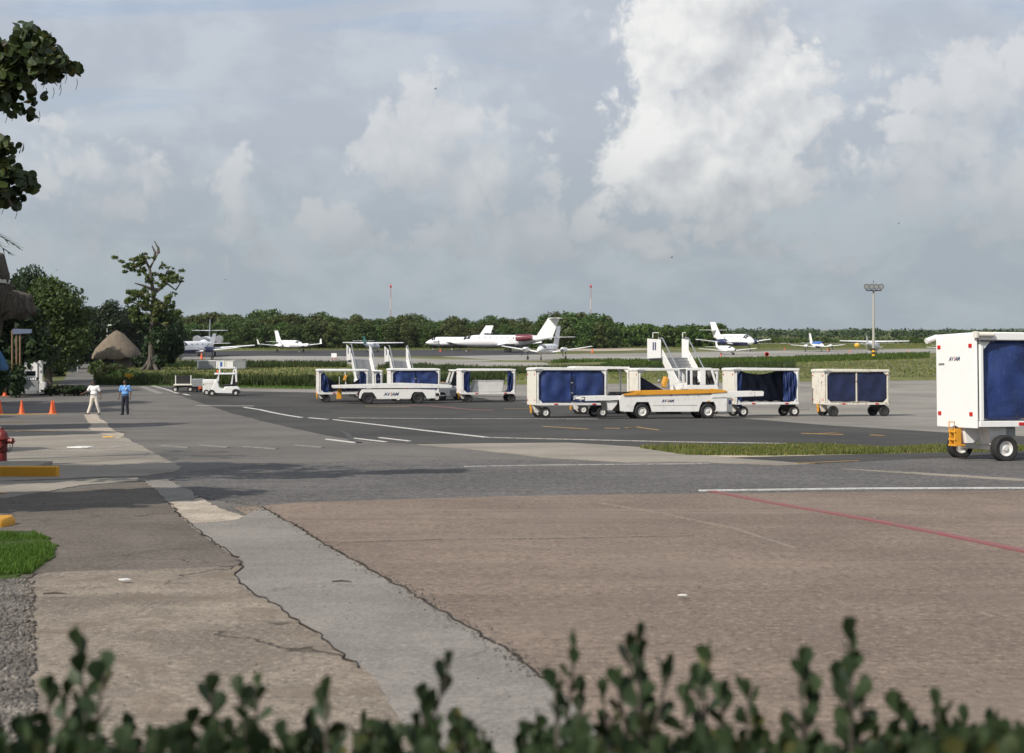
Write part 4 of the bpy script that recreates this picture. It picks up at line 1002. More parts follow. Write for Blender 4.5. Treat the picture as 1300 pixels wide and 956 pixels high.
# near cart at the right edge: tall, its wheels and chassis in full view
def near_cart():
    Y = depth(587.0); s = Y/FP; p = atY(1245, Y)
    t = thing('baggage_cart', 'large white baggage cart close by, cut off by the right edge of the picture', 'baggage cart', p, R(14), 'baggage carts on the tarmac', tilt=True, s=.945)
    L, Wd, zb, zt = 3.5, 1.5, .80, 2.46; x0, x1, y0, y1 = 0.0, L, 0.0, Wd
    MB().box(x0, x1, y0+.03, y1-.03, zb-.06, zb).build('bed', white, t)
    fr = MB()
    for y in (y0, y1):
        fr.bar((x0-.02, y, zb-.03), (x1, y, zb-.03), .07, .12)
        for x in (x0+.035, x1-.035): fr.bar((x, y, zb+.035), (x, y, zt), .075, .07)
        for x, sx in ((x0+.073, 1), (x1-.073, -1)):
            z = zt - .004
            fr.add([(x, y-.014, z), (x+sx*.20, y-.014, z), (x, y-.014, z-.20), (x, y+.014, z), (x+sx*.20, y+.014, z), (x, y+.014, z-.20)], [(0,1,2),(3,5,4),(0,3,4,1),(1,4,5,2),(2,5,3,0)])
    fr.build('frame', white_clean, t, bevel=.008)
    MB().prism([(x0-.03, zt+.002), (x1+.05, zt+.002), (x1+.05, zt+.17), (x0-.03, zt+.17)], y0-.06, y1+.06).build('roof', white_clean, t, bevel=.02)
    e = MB().prism([(y0-.01, zb-.12), (y1+.01, zb-.12), (y1+.01, zt+.12), (y0+.4, zt+.145), (y0-.01, zt+.15)], -.02, .02); e.v = [(x0-.06+v[1], v[0], v[2]) for v in e.v]
    ep = e.build('end_panel', white_clean, t, bevel=.012)
    logo(ep, .125, (x0-.082, .80, zt-.40), (R(90), 0, R(-90)))
    for y in (.19, 1.38):
        for z in (.97, zt-.10): MB().box(x0-.094, x0-.082, y-.055, y+.055, z-.038, z+.038).build('reflector', red_lens, t)
    MB().box(x0-.086, x0-.082, 1.18, 1.40, 1.98, 2.02).build('data_plate', steel, t)
    MB().tube((x0-.13, y0-.07, zt+.115), (x0+.27, y0-.07, zt+.115), .055, n=12).box(x0-.14, x0-.10, y0-.14, y0+.0, zt+.05, zt+.18).build('curtain_roller', cream, t)
    MB().tube((x0-.30, y1+.02, zt+.03), (x0-.02, y1+.06, zt+.12), .06, n=10).build('curtain_roller', white, t)
    MB().bar((x0+.0, y0-.062, zt-.012), (x0+.3, y0-.062, zt-.012), .02, .025).build('latch_rod', dark_metal, t)
    curtain(t, x0+.07, x0+1.6, y0+.05, zb+.06, zt-.008, vinyl, 3, 2.2, .03, bulge=.03)
    curtain(t, x0+1.6, x1-.08, y0+.05, zb+.06, zt-.008, vinyl, 5, 3, .025)
    curtain(t, x0+.07, x1-.08, y1-.05, zb+.06, zt-.008, vinyl, 9, 5, .025)
    MB().box(x0+.86, x0+1.05, y0-.047, y0-.036, zb-.06, zb+.0).build('reflector', red_lens, t)
    # steered front axle
    MB().prism([(x0-.02, zb-.10), (x0+.50, zb-.10), (x0+.40, .52), (x0+.20, .36), (x0+.05, .36)], .58, .92).build('steering_fork', white_clean, t, bevel=.01)
    MB().prism([(x0+.30, zb-.10), (x0+.72, zb-.10), (x0+.68, .34), (x0+.36, .34)], .18, .58).build('axle_bracket', white, t, bevel=.01)
    MB().box(x0+.60, x0+.95, .22, 1.28, .50, zb-.10).build('axle_bracket', grey_metal, t, bevel=.01)
    MB().bar((x0+.46, .06, .28), (x0+.46, 1.44, .28), .10, .10).build('axle', white, t, bevel=.01)
    wheel(t, (x0+.52, -.02, .275), .275, .21, rim_white, rim_r=.55); wheel(t, (x0+.40, 1.42, .275), .275, .21, rim_white, rim_r=.55)
    for y in (.10, 1.40): wheel(t, (x1-.4, y, .275), .275, .21, rim_white, rim_r=.55)
    MB().bar((x1-.4, .1, .28), (x1-.4, 1.4, .28), .08).prism([(x1-.75, zb-.08), (x1-.1, zb-.08), (x1-.25, .3), (x1-.5, .3)], .3, .36).build('axle', white, t)
    hb = MB().box(x0-.20, x0-.05, .62, .66, .34, .66).box(x0-.20, x0-.05, .80, .84, .34, .66).box(x0-.21, x0-.19, .60, .86, .42, .46).box(x0-.21, x0-.19, .60, .86, .58, .62).box(x0-.20, x0+.02, .58, .88, .30, .34)
    h = hb.build('hitch', orange, t, bevel=.006)
    MB().bar((x0-.125, .73, .36), (x0-.125, .73, .72), .045).build('hitch_pin', dark_metal, h)
    MB().poly([(x0-.20, .63, .66), (x0-.20, .63, .80), (x0-.20, .83, .80), (x0-.20, .83, .66)], [.013]*4, 6).build('hitch_handle', orange, h)
    return t
near_cart()
# crate carried by the cart with tied-back curtains
def cargo():
    p = cart_3.location
    t = thing('crate', 'pale grey crate lying inside the cart with tied-back curtains', 'crate', p + Vector((.02, .05, .62)), CA)
    MB().prism([(-1.05, .0), (.95, .0), (1.05, .70), (-.80, .70)], -.45, .45).build('box', rim_white, t, bevel=.03)
    MB().box(-.82, 1.06, -.47, .47, .702, .74).build('lid', white, t, bevel=.01)
cargo()

def belt_loader_cab():
    """conveyor truck with a cab and yellow side rails; local x to the right, near flank at y = 0"""
    Y = 64.2; s = Y/FP; p = atY(850, Y); t = thing('belt_loader', 'white belt loader truck with yellow side rails and a driver cab', 'belt loader', p, R(12), None, tilt=True)
    k = 1.03*s
    X = lambda px: (px - 850)*k
    Z = lambda py: (534 - py)*s
    arch = lambda c, r: [(X(c-r*1.25), Z(525)), (X(c-r*1.05), Z(517.5)), (X(c-r*.75), Z(512.5)), (X(c+r*.85), Z(512.5)), (X(c+r*1.1), Z(517.5)), (X(c+r*1.3), Z(525))]
    side = [(X(787), Z(524)), (X(785.5), Z(506)), (X(790), Z(503)), (X(925), Z(503)), (X(925), Z(525))] + arch(900, 9.5)[::-1] + arch(815, 9.5)[::-1]
    MB().prism(side, 0, .05).prism(side, 1.45, 1.50).build('side_skirt', white, t, bevel=.012)
    MB().box(X(788), X(924), .06, 1.44, Z(514), Z(503.6)).build('chassis', dark_metal, t)
    MB().box(X(829), X(886), -.004, .0, Z(517.2), Z(516.8)).build('panel_seam', dark_metal, t)
    for c in (815, 900):
        for y in (.10, 1.40): wheel(t, (X(c), y, .345), .345, .24, rim_white, rim_r=.56)
        MB().box(X(c-10.5), X(c+10.5), .30, 1.2, .30, Z(513)).build('wheel_housing', black_mat, t)
    MB().box(X(842), X(852), .3, 1.1, .22, .42).box(X(858), X(868), .3, 1.1, .20, .42).build('underbody', dark_metal, t)
    # conveyor bed, running past both ends
    MB().box(X(786), X(926), .25, 1.25, Z(502.8), Z(499.5)).build('conveyor_belt', rubber, t)
    MB().prism([(X(743.5), Z(511)), (X(788), Z(510)), (X(788), Z(504)), (X(744), Z(505))], .12, .20).prism([(X(743.5), Z(511)), (X(788), Z(510)), (X(788), Z(504)), (X(744), Z(505))], 1.30, 1.38).build('front_boom', white, t, bevel=.008)
    MB().box(X(745), X(786), .21, 1.29, Z(508.5), Z(506)).build('boom_belt', rubber, t)
    MB().poly([(X(738.5), .12, Z(510)), (X(738.5), .12, Z(505.4)), (X(743), .12, Z(505.4))], [.025]*3, 6).poly([(X(738.5), 1.38, Z(510)), (X(738.5), 1.38, Z(505.4)), (X(743), 1.38, Z(505.4))], [.025]*3, 6).tube((X(741), .12, Z(508)), (X(741), 1.38, Z(508)), .05).build('bumper_roller', white, t)
    MB().prism([(X(770), Z(511)), (X(786), Z(511)), (X(784), Z(516)), (X(778), Z(523)), (X(774), Z(523)), (X(772), Z(515))], .2, 1.3).build('boom_bracket', white, t, bevel=.01)
    MB().prism([(X(774), Z(509)), (X(790), Z(509)), (X(788), Z(505.2)), (X(784), Z(499.5)), (X(779), Z(499.5))], .5, .8).build('boom_motor', black_mat, t)
    b = MB().prism([(X(905), Z(507.4)), (X(973), Z(505.2)), (X(973.5), Z(499.6)), (X(971), Z(498.6)), (X(930), Z(499.2)), (X(905), Z(500))], -.03, -.004)
    b.prism([(X(905), Z(507.4)), (X(973), Z(505.2)), (X(973.5), Z(499.6)), (X(971), Z(498.6)), (X(930), Z(499.2)), (X(905), Z(500))], 1.30, 1.36)
    b.build('rear_boom', white, t, bevel=.008)
    MB().box(X(926), X(971), .0, 1.29, Z(504.5), Z(500.6)).build('boom_belt', rubber, t)
    for x, z in ((961, 501), (961, 504.3)): MB().tube((X(x), -.036, Z(z)), (X(x), -.028, Z(z)), .02).build('bolt', black_mat, t)
    rail = [(X(790), Z(502.6)), (X(812), Z(498.3)), (X(901), Z(496.4)), (X(904), Z(495.4)), (X(924), Z(498)), (X(924), Z(500.4)), (X(905), Z(501.6)), (X(835), Z(503.2)), (X(791), Z(504.2))]
    MB().prism(rail, -.06, -.01).build('side_rail', orange, t, bevel=.008); MB().prism(rail, 1.28, 1.33).build('side_rail', orange, t, bevel=.008)
    MB().prism([(X(806), Z(500.6)), (X(813), Z(498.2)), (X(813), Z(502)), (X(806), Z(502.6))], -.075, -.06).build('rail_plate', orange, t)
    for px in (817, 851, 873, 887): MB().box(X(px)-.02, X(px)+.02, -.03, .0, Z(504.4), Z(501.6)).build('bracket', grey_metal, t)
    MB().box(X(850), X(854), -.012, -.001, Z(504.2), Z(503.2)).build('reflector', red_lens, t)
    MB().box(X(899), X(902.5), -.016, -.001, Z(512), Z(510.8)).build('indicator', orange, t)
    MB().box(X(925.5), X(932), .0, .45, Z(525.5), Z(507.5)).build('control_box', grey_metal, t, bevel=.012)
    MB().box(X(927), X(930.5), -.008, -.001, Z(515.5), Z(510.5)).build('control_panel', navy_paint, t)
    logo(t, .17, (X(847.5), -.008, Z(512.6)), (R(90), 0, 0))
    # cab, set on the far half of the bed
    y0, y1 = .35, 1.48
    cab = [(X(875.5), Z(496.5)), (X(875.5), Z(471)), (X(877), Z(469.6)), (X(906), Z(469)), (X(909.5), Z(470)), (X(917.5), Z(496.5))]
    for y in (y0, y1 - .05):
        f = MB()
        f.prism([(X(875.5), Z(470.8)), (X(876), Z(469)), (X(908), Z(468.8)), (X(910), Z(471.8)), (X(875.5), Z(472.2))], y, y+.05)
        f.prism([(X(875.5), Z(496.5)), (X(875.5), Z(491)), (X(916), Z(491)), (X(918), Z(496.5))], y, y+.05)
        for a, b in ((875.5, 876.5), (880.4, 883.4), (893.4, 900.6)):
            f.prism([(X(a), Z(490.9)), (X(a), Z(472.3)), (X(b), Z(472.3)), (X(b), Z(490.9))], y, y+.05)
        f.prism([(X(913.4), Z(490.9)), (X(907.6), Z(472.3)), (X(910.3), Z(472.3)), (X(916.2), Z(490.9))], y, y+.05)
        f.build('cab_side', white_clean, t, bevel=.01)
    MB().box(X(875.5), X(909), y0+.05, y1-.05, Z(470.6), Z(469.2)).build('cab_roof', white_clean, t, bevel=.01)
    MB().box(X(875.6), X(877), y0+.05, y1-.05, Z(496), Z(488)).build('cab_back', white_clean, t)
    MB().prism([(X(915.4), Z(496.5)), (X(916), Z(489)), (X(917), Z(489)), (X(918), Z(496.5))], y0+.05, y1-.05).build('cab_nose', white_clean, t)
    MB().prism([(X(909), Z(472)), (X(909.5), Z(472)), (X(916.2), Z(489)), (X(915.7), Z(489))], y0+.05, y1-.05).build('windscreen', dark_glass, t)
    MB().box(X(877.4), X(880.2), y0+.012, y0+.022, Z(490.8), Z(472.6)).build('window', dark_glass, t)
    MB().box(X(893), X(899), .7, 1.2, Z(496), Z(491)).prism([(X(892), Z(496)), (X(894), Z(496)), (X(892.5), Z(480)), (X(890.5), Z(480))], .7, 1.2).build('driver_seat', black_mat, t, bevel=.01)
    MB().tube((X(909), .95, Z(493)), (X(906.5), .95, Z(484)), .02).lathe([(.17, -.012), (.19, 0), (.17, .012)], (X(906.5), .95, Z(484))).build('steering_wheel', black_mat, t)
    # folding yellow seat and lever half way along
    MB().prism([(X(846.5), Z(493.5)), (X(850.5), Z(494.5)), (X(853.6), Z(481.5)), (X(850), Z(480))], .55, .9).build('operator_seat', orange, t, bevel=.01)
    MB().poly([(X(846), .6, Z(492.5)), (X(843.5), .6, Z(489)), (X(841.5), .6, Z(486.4))], [.02]*3, 6).ball((X(842), .6, Z(486)), .07, .05, .07).build('control_lever', steel, t)
    MB().bar((X(855), .7, Z(497)), (X(856), .7, Z(477.5)), .05).bar((X(852), .7, Z(494.5)), (X(872), .7, Z(486)), .045).build('seat_frame', white, t)
    return t
belt_loader_cab()

def belt_loader_low():
    Y = 86.6; s = Y/FP; p = atY(503, Y); t = thing('belt_loader', 'low white belt loader with a long flat boom and dark wheels, no cab', 'belt loader', p, R(11), None, tilt=True)
    k = 1.03*s; B = 418 + (CZ - gz(Y))/s
    X = lambda px: (px - 503)*k
    Z = lambda py: (B - py)*s
    arch = lambda c, r: [(X(c-r*1.35), Z(506.5)), (X(c-r*1.0), Z(500)), (X(c-r*.7), Z(498)), (X(c+r*.7), Z(498)), (X(c+r*1.0), Z(500)), (X(c+r*1.5), Z(506.5))]
    side = [(X(457), Z(504.5)), (X(458.5), Z(497.5)), (X(461), Z(494.3)), (X(524), Z(494.3)), (X(552), Z(495.2)), (X(552), Z(506))] + arch(530.5, 7.2)[::-1] + arch(468.5, 7.2)[::-1]
    MB().prism(side, 0, .05).prism(side, 1.35, 1.40).build('side_skirt', white, t, bevel=.012)
    MB().box(X(459), X(551), .06, 1.34, Z(501), Z(494.8)).build('chassis', dark_metal, t)
    for c in (468.5, 530.5):
        for y in (.12, 1.28): wheel(t, (X(c), y, .35), .35, .22, dark_metal, rim_r=.5)
        MB().box(X(c-7), X(c+7), .3, 1.1, .3, Z(498.4)).build('wheel_housing', black_mat, t)
    MB().prism([(X(425.5), Z(492.4)), (X(572), Z(493.2)), (X(573), Z(489.5)), (X(510), Z(486.8)), (X(425.5), Z(489.2))], .10, .17).prism([(X(425.5), Z(492.4)), (X(572), Z(493.2)), (X(573), Z(489.5)), (X(510), Z(486.8)), (X(425.5), Z(489.2))], 1.22, 1.29).build('boom', white, t, bevel=.008)
    MB().box(X(427), X(571), .18, 1.21, Z(491.6), Z(490.2)).build('conveyor_belt', rubber, t)
    for a, b in ((475, 486), (513, 518)): MB().box(X(a), X(b), .15, .9, Z(494.2), Z(491.8)).build('lift_bracket', red_paint if a > 500 else grey_metal, t)
    MB().box(X(478), X(508), .3, .9, Z(494.2), Z(492.9)).build('hydraulic_pack', grey_metal, t)
    MB().prism([(X(430.5), Z(506.4)), (X(436.5), Z(506.4)), (X(437), Z(497)), (X(435.5), Z(491)), (X(433), Z(488)), (X(431.5), Z(497))], .5, .75).build('boom_stand', orange, t, bevel=.01)
    MB().prism([(X(438.5), Z(482.5)), (X(441), Z(483)), (X(444), Z(476.5)), (X(441), Z(476))], .5, .75).build('operator_seat', orange, t, bevel=.01)
    MB().bar((X(442), .6, Z(489)), (X(441), .6, Z(472)), .05).bar((X(434), .6, Z(489)), (X(434), .6, Z(478)), .03).build('seat_post', white, t)
    for x in (558, 546): MB().bar((X(x), .3, Z(504)), (X(x-1), .3, Z(493)), .05).build('boom_strut', white, t)
    logo(t, .27, (X(496.5), -.008, Z(502.2)), (R(90), 0, 0))
belt_loader_low()

def stairs(label, px, Y, top_py, wd, rz, hoops=False, sh=.78):
    p = atY(px, Y); t = thing('boarding_stairs', label, 'boarding stairs', p, rz, 'mobile boarding stairs')
    zp = zat(top_py, Y) - p.z; run = 3.3; n = 14; z0 = .55; pl = 2.3; h = wd/2
    for k in range(n):
        y = run*k/n; z = z0 + (zp - z0)*(k+1)/n
        MB().box(-h, h, y, y+run/n+.06, z-.045, z).box(-h, h, y+.02, y+.035, z-(zp-z0)/n+.003, z-.048).build('step', steel, t)
    for sx in (-1, 1):
        x = sx*(h + .05)
        MB().add([(x-.05,-.1,z0-.25),(x+.05,-.1,z0-.25),(x+.05,run,zp-.30),(x-.05,run,zp-.30),(x-.05,-.1,z0+.12),(x+.05,-.1,z0+.12),(x+.05,run,zp+.08),(x-.05,run,zp+.08)], [(0,3,2,1),(4,5,6,7),(0,1,5,4),(1,2,6,5),(2,3,7,6),(3,0,4,7)]).build('stringer', white, t, bevel=.01)
        xb = x + sx*.06
        MB().add([(xb-.02,-.1,z0+.15),(xb+.02,-.1,z0+.15),(xb+.02,run,zp+.1),(xb-.02,run,zp+.1),(xb-.02,-.1,z0+.52),(xb+.02,-.1,z0+.52),(xb+.02,run,zp+.45),(xb-.02,run,zp+.45)], [(0,3,2,1),(4,5,6,7),(0,1,5,4),(1,2,6,5),(2,3,7,6),(3,0,4,7)]).build('balustrade', white, t, bevel=.01)
        MB().poly([(xb, -.15, z0+1.0), (xb, run, zp+1.08), (xb, run+.5, zp+1.08)], [.035]*3, 8).build('handrail', steel, t)
        # sliding side screen of the platform
        xs = x + sx*.12; pe_ = pl if sx < 0 else 1.1
        sc = MB().add([(xs-.025, run+.1, zp-.02),(xs+.025, run+.1, zp-.02),(xs+.025, run+pe_, zp-.10),(xs-.025, run+pe_, zp-.10),(xs-.025, run+.1, zp+sh),(xs+.025, run+.1, zp+sh),(xs+.025, run+pe_, zp+sh-.05),(xs-.025, run+pe_, zp+1.06)], [(0,3,2,1),(4,5,6,7),(0,1,5,4),(1,2,6,5),(2,3,7,6),(3,0,4,7)]).build('side_screen', white_clean, t, bevel=.012)
        if hoops: MB().poly([(xs, run+.5, zp+1.0), (xs, run+.5, zp+1.38), (xs, run+min(1.4,pe_-.1), zp+1.38), (xs, run+min(1.4,pe_-.1), zp+1.1)], [.025]*4, 6).build('hoop_rail', white, sc)
        if sx < 0: MB().box(xs-.034, xs-.027, run+.8, run+1.0, zp+.40, zp+.85).box(xs-.034, xs-.027, run+1.15, run+1.35, zp+.40, zp+.85).build('emblem', navy_paint, sc)
    MB().box(-h, h, run, run+pl, zp-.10, zp-.04).box(-h-.1, h+.1, run+pl-.1, run+pl+.12, zp-.22, zp-.02).build('platform', grey_metal, t)
    MB().bar((0, run+.4, .6), (0, run+1.0, zp-.12), .14).bar((-h+.1, .6, .6), (-h+.1, run+.2, zp-.3), .09).bar((h-.1, .6, .6), (h-.1, run+.2, zp-.3), .09).build('lift_frame', white, t)
    MB().box(-h-.25, h+.25, -.2, run+.9, .42, .62).build('chassis', white, t, bevel=.02)
    MB().box(-h-.22, -h-.02, -.1, .9, .63, 1.25).build('motor_box', white, t, bevel=.03)
    for y in (.3, run+.3):
        for sx in (-1, 1): wheel(t, (sx*(h+.08), y, .28), .28, .2, rim_white)
    for sx in (-1, 1):
        for y in (-.1, run+.8): MB().tube((sx*(h+.2), y, 0), (sx*(h+.2), y, .45), .035).tube((sx*(h+.2), y, 0), (sx*(h+.2), y, .03), .10).build('jack_foot', dark_metal, t)
    return t
stairs('white boarding stairs behind the cart with the sagging curtain, leftmost of the pair', 466, 95.0, 458, 1.12, R(13))
stairs('white boarding stairs behind the closed blue-curtained cart, right of the pair', 514, 96.5, 460, 1.05, R(12))
stairs('white boarding stairs rising behind the loader cab, standing alone', 885, 76.0, 455.5, 1.30, R(14), True, 1.0)

def tow_tractor():
    Y = 91.5; s = Y/FP; p = atY(572, Y); t = thing('tow_tractor', 'white baggage tow tractor with a roofed cab between two carts, front turned to the right', 'tow tractor', p, R(12))
    B = 418 + (CZ - p.z)/s; X = lambda px: (px-572)*s; Z = lambda py: (B-py)*s
    MB().prism([(X(556), Z(504)), (X(556), Z(488)), (X(560), Z(486)), (X(570), Z(486)), (X(571), Z(490)), (X(588), Z(490.5)), (X(589), Z(504))], 0, 1.3).build('body', white, t, bevel=.04)
    MB().prism([(X(571), Z(503)), (X(571), Z(495)), (X(587), Z(495)), (X(588), Z(503))], -.02, -.004).build('side_plate', grey_metal, t)
    MB().prism([(X(569), Z(489.5)), (X(575), Z(471.5)), (X(577), Z(471.5)), (X(571.5), Z(489.5))], .02, .08).prism([(X(583), Z(490)), (X(583), Z(471.5)), (X(585), Z(471.5)), (X(585), Z(490))], .02, .08).prism([(X(569), Z(489.5)), (X(575), Z(471.5)), (X(577), Z(471.5)), (X(571.5), Z(489.5))], 1.22, 1.28).prism([(X(583), Z(490)), (X(583), Z(471.5)), (X(585), Z(471.5)), (X(585), Z(490))], 1.22, 1.28).build('cab_frame', white, t)
    MB().box(X(573.5), X(586), 0, 1.3, Z(471.4), Z(469.8)).build('cab_roof', white, t, bevel=.015)
    MB().prism([(X(572), Z(489.6)), (X(576.6), Z(472)), (X(582.6), Z(472)), (X(582.6), Z(489.6))], .05, .06).build('window', dark_glass, t)
    MB().box(X(556), X(567), .1, 1.2, Z(487.6), Z(485.6)).build('hood_stripe', orange, t)
    MB().box(X(576), X(582), .3, 1.0, Z(490), Z(484)).build('seat', black_mat, t)
    MB().box(X(586.5), X(590.2), .1, 1.2, Z(503), Z(497)).build('bumper', orange, t)
    for x in (561.5, 583.5):
        for y in (.05, 1.25): wheel(t, (X(x), y, .27), .27, .2, dark_metal)
tow_tractor()

def golf_cart():
    Y = depth(503.2); s = Y/FP; p = at(286, 503.2); t = thing('utility_cart', 'white golf cart with open cab and roof rack parked on the dark roadway', 'golf cart', p, R(10), None, tilt=True)
    X = lambda px: (px-288)*s*1.02
    Z = lambda py: (503.2-py)*s
    MB().prism([(X(270), Z(496)), (X(273), Z(490)), (X(275), Z(483.5)), (X(278), Z(482.5)), (X(280.5), Z(492)), (X(286), Z(494)), (X(287), Z(491)), (X(302), Z(490.6)), (X(305), Z(493)), (X(306.5), Z(497)), (X(300), Z(500)), (X(278), Z(499.3)), (X(272), Z(498))], 0, 1.15).build('body', white_clean, t, bevel=.04)
    MB().prism([(X(283), Z(491)), (X(301), Z(490.4)), (X(301), Z(488.3)), (X(284), Z(489))], .1, 1.05).build('seat', black_mat, t, bevel=.02)
    MB().prism([(X(297), Z(488)), (X(301.5), Z(488)), (X(301), Z(477)), (X(299), Z(477))], .1, 1.05).build('backrest', black_mat, t, bevel=.02)
    for y in (.03, 1.07):
        MB().bar((X(279), y, Z(484)), (X(281), y, Z(467)), .06).bar((X(274), y, Z(489)), (X(280), y, Z(476)), .035).build('front_post', white_clean, t)
        MB().prism([(X(294.5), Z(488)), (X(298), Z(467)), (X(301.5), Z(467)), (X(302.5), Z(485)), (X(300.5), Z(485)), (X(299.5), Z(470)), (X(298.3), Z(470)), (X(296.5), Z(488))], y, y+.05).build('rear_post', white_clean, t)
    MB().box(X(274.5), X(300), 0, 1.15, Z(475.5), Z(473.8)).build('roof', white_clean, t, bevel=.015)
    MB().box(X(280), X(300), .0, .05, Z(467.4), Z(466.2)).box(X(280), X(300), 1.1, 1.15, Z(467.4), Z(466.2)).box(X(280), X(281), .05, 1.1, Z(467.4), Z(466.2)).box(X(299), X(300), .05, 1.1, Z(467.4), Z(466.2)).build('roof_rack', white_clean, t)
    MB().lathe([(.16, -.012), (.18, 0), (.16, .012)], (X(279.5), .35, Z(485))).tube((X(277), .35, Z(490)), (X(279.5), .35, Z(485)), .02).build('steering_wheel', black_mat, t)
    MB().ball((X(278.5), .2, Z(471)), .07, .07, .08).tube((X(278.5), .2, Z(473.8)), (X(278.5), .2, Z(471)), .05).build('beacon', cone_orange, t)
    for x in (271.5, 300.5):
        for y in (.06, 1.09): wheel(t, (X(x), y, .235), .235, .19, rim_white, rim_r=.42)
    MB().box(X(274), X(298), .12, 1.03, .16, Z(498.6)).prism([(X(296), Z(498.5)), (X(297), Z(495)), (X(301), Z(493.6)), (X(305), Z(495)), (X(306.8), Z(499)), (X(304.5), Z(499)), (X(301), Z(496)), (X(298), Z(499.5))], -.01, .10).build('underbody', black_mat, t)
    b = thing('box_trailer', 'white box trailer standing just behind the golf cart', 'trailer', atY(267, Y + 1.6), R(10))
    s2 = (Y+1.6)/FP
    MB().box(-9.5*s2, 10*s2, 0, 1.1, .20, 1.08).build('box', white, b, bevel=.03)
    MB().box(-9*s2, 9.5*s2, -.01, -.002, .80, .815).build('lid_seam', grey_metal, b)
    MB().box(-8.8*s2, -7.6*s2, -.012, -.002, .72, .80).build('latch', black_mat, b)
    for x in (-5*s2, 6*s2):
        for y in (.05, 1.05): wheel(b, (x, y, .2), .2, .15, rim_white)
    Yd = depth(497.6); s3 = Yd/FP; d = thing('flat_dolly', 'flat black dolly with an upright black panel beside the grass', 'dolly', at(232, 497.6), R(8))
    MB().box(-11.5*s3, 12*s3, 0, 1.2, 8.2*s3, 9.6*s3).build('deck', cream, d, bevel=.01)
    MB().box(-10*s3, 8*s3, 1.05, 1.12, 9.7*s3, 20*s3).build('end_board', black_mat, d)
    fr = MB()
    for x in (-10.6, 8.6): fr.bar((x*s3, 1.08, 9.7*s3), (x*s3, 1.08, 20.4*s3), .06)
    fr.build('board_posts', white, d)
    MB().box(-8*s3, 9*s3, .2, 1.0, 5.5*s3, 8*s3).build('undercarriage', dark_metal, d)
    for x in (-9.8, 8.8):
        for y in (.12, 1.08): wheel(d, (x*s3, y, .2), .2, .14, rim_white)
    g = thing('box_dolly', 'grey box dolly with an orange lamp between the black dolly and the white trailer', 'dolly', atY(251, Yd - .5), R(8))
    MB().box(-7*s3, 7*s3, 0, 1.1, 7*s3, 16.5*s3).build('box', grey_metal, g, bevel=.02)
    MB().box(1*s3, 5*s3, -.08, -.005, 4*s3, 7*s3).build('lamp', cone_orange, g, bevel=.02)
    for x in (-4, 5):
        for y in (.12, .98): wheel(g, (x*s3, y, .18), .18, .14, dark_metal)
    MB().box(-6*s3, 6*s3, .1, 1.0, .2, 6.9*s3).build('undercarriage', dark_metal, g)
golf_cart()

def stored_boxes():
    Y = depth(469); s = Y/FP
    def crate(name, label, a, b, top, m, trim, extra=None):
        p = atY((a+b)/2, Y); w = (b-a)*s/2; h = (469-top)*s
        t = thing(name, label, 'crate', p, R(4))
        MB().box(-w, w, 0, 1.2, .08, h).build('box', m, t, bevel=.02)
        MB().box(-w-.02, w+.02, -.02, 1.22, h+.002, h+.07).box(-w-.02, -w+.16, -.03, -.004, .1, h).build('trim', trim, t)
        for a_ in (-w, w-.2): MB().box(a_, a_+.2, .1, 1.1, -.05, .078).build('skid', dark_metal, t)
        if extra: MB().box(extra[0]*s, extra[1]*s, -.03, -.004, .15, h-.1).build('panel', extra[2], t)
    crate('storage_crate', 'grey storage crate with white trim on the grass behind the golf cart', 250.5, 273.5, 458.5, grey_metal, white_clean)
    crate('storage_crate', 'white storage box with a blue panel above the golf cart roof', 274.5, 284.5, 458.5, white_clean, white_clean, (0, 2.5, blue_paint))
    crate('storage_crate', 'plain white storage box right of the one with the blue panel', 285.5, 296, 458.8, white_clean, cream)
    crate('storage_crate', 'plain grey storage crate at the right end of the row on the grass', 297, 311.5, 459, grey_metal, grey_metal)
stored_boxes()

def ground_vehicle():
    Y = depth(502.5); s = Y/FP; p = at(38, 502.5); t = thing('service_truck', 'small white and grey service truck seen from the front, parked by the left trees', 'service truck', p, R(6))
    X = lambda px: (px-38)*s
    Z = lambda py: (502.5-py)*s
    MB().prism([(X(24), Z(501)), (X(24.5), Z(484)), (X(48), Z(483)), (X(49), Z(501))], 0, 1.4).build('hood', grey_metal, t, bevel=.03)
    MB().prism([(X(26), Z(500)), (X(26), Z(495)), (X(47), Z(495)), (X(47), Z(500))], -.05, -.004).build('bumper', steel, t, bevel=.01)
    for k in range(6): MB().box(X(29.5+k*2.9), X(31.3+k*2.9), -.03, .02, Z(482.4), Z(479.4)).build('louvre', white_clean, t)
    MB().box(X(29), X(47), .02, .06, Z(479.2), Z(477.2)).box(X(31), X(33), .02, .06, Z(477.1), Z(460)).box(X(45), X(47), .02, .06, Z(477.1), Z(460)).box(X(33), X(45), .02, .06, Z(471), Z(460)).build('cab_front', white_clean, t)
    MB().box(X(33.1), X(44.9), .065, .08, Z(477), Z(471.2)).build('windscreen', dark_glass, t)
    MB().box(X(31), X(47), .08, 1.3, Z(461.2), Z(460)).box(X(31), X(31.8), .08, 1.3, Z(479), Z(461.4)).box(X(46.2), X(47), .08, 1.3, Z(479), Z(461.4)).build('cab', white_clean, t)
    MB().box(X(48.2), X(53), .1, .34, Z(498), Z(458)).box(X(53.1), X(57), .15, .30, Z(462), Z(459.5)).build('mast', rim_white, t, bevel=.02)
    for a, b in ((18.5, 23.8), (49.2, 56.5)): MB().prism([(X(a), Z(500)), (X(a+.5), Z(488)), (X(a+2), Z(485)), (X(b), Z(485)), (X(b), Z(500))], -.02, .5).build('fender', rim_white, t, bevel=.03)
    for x in (19.6, 54): wheel(t, (X(x), .25, .33), .33, .25, dark_metal); wheel(t, (X(x), 1.35, .33), .33, .25, dark_metal)
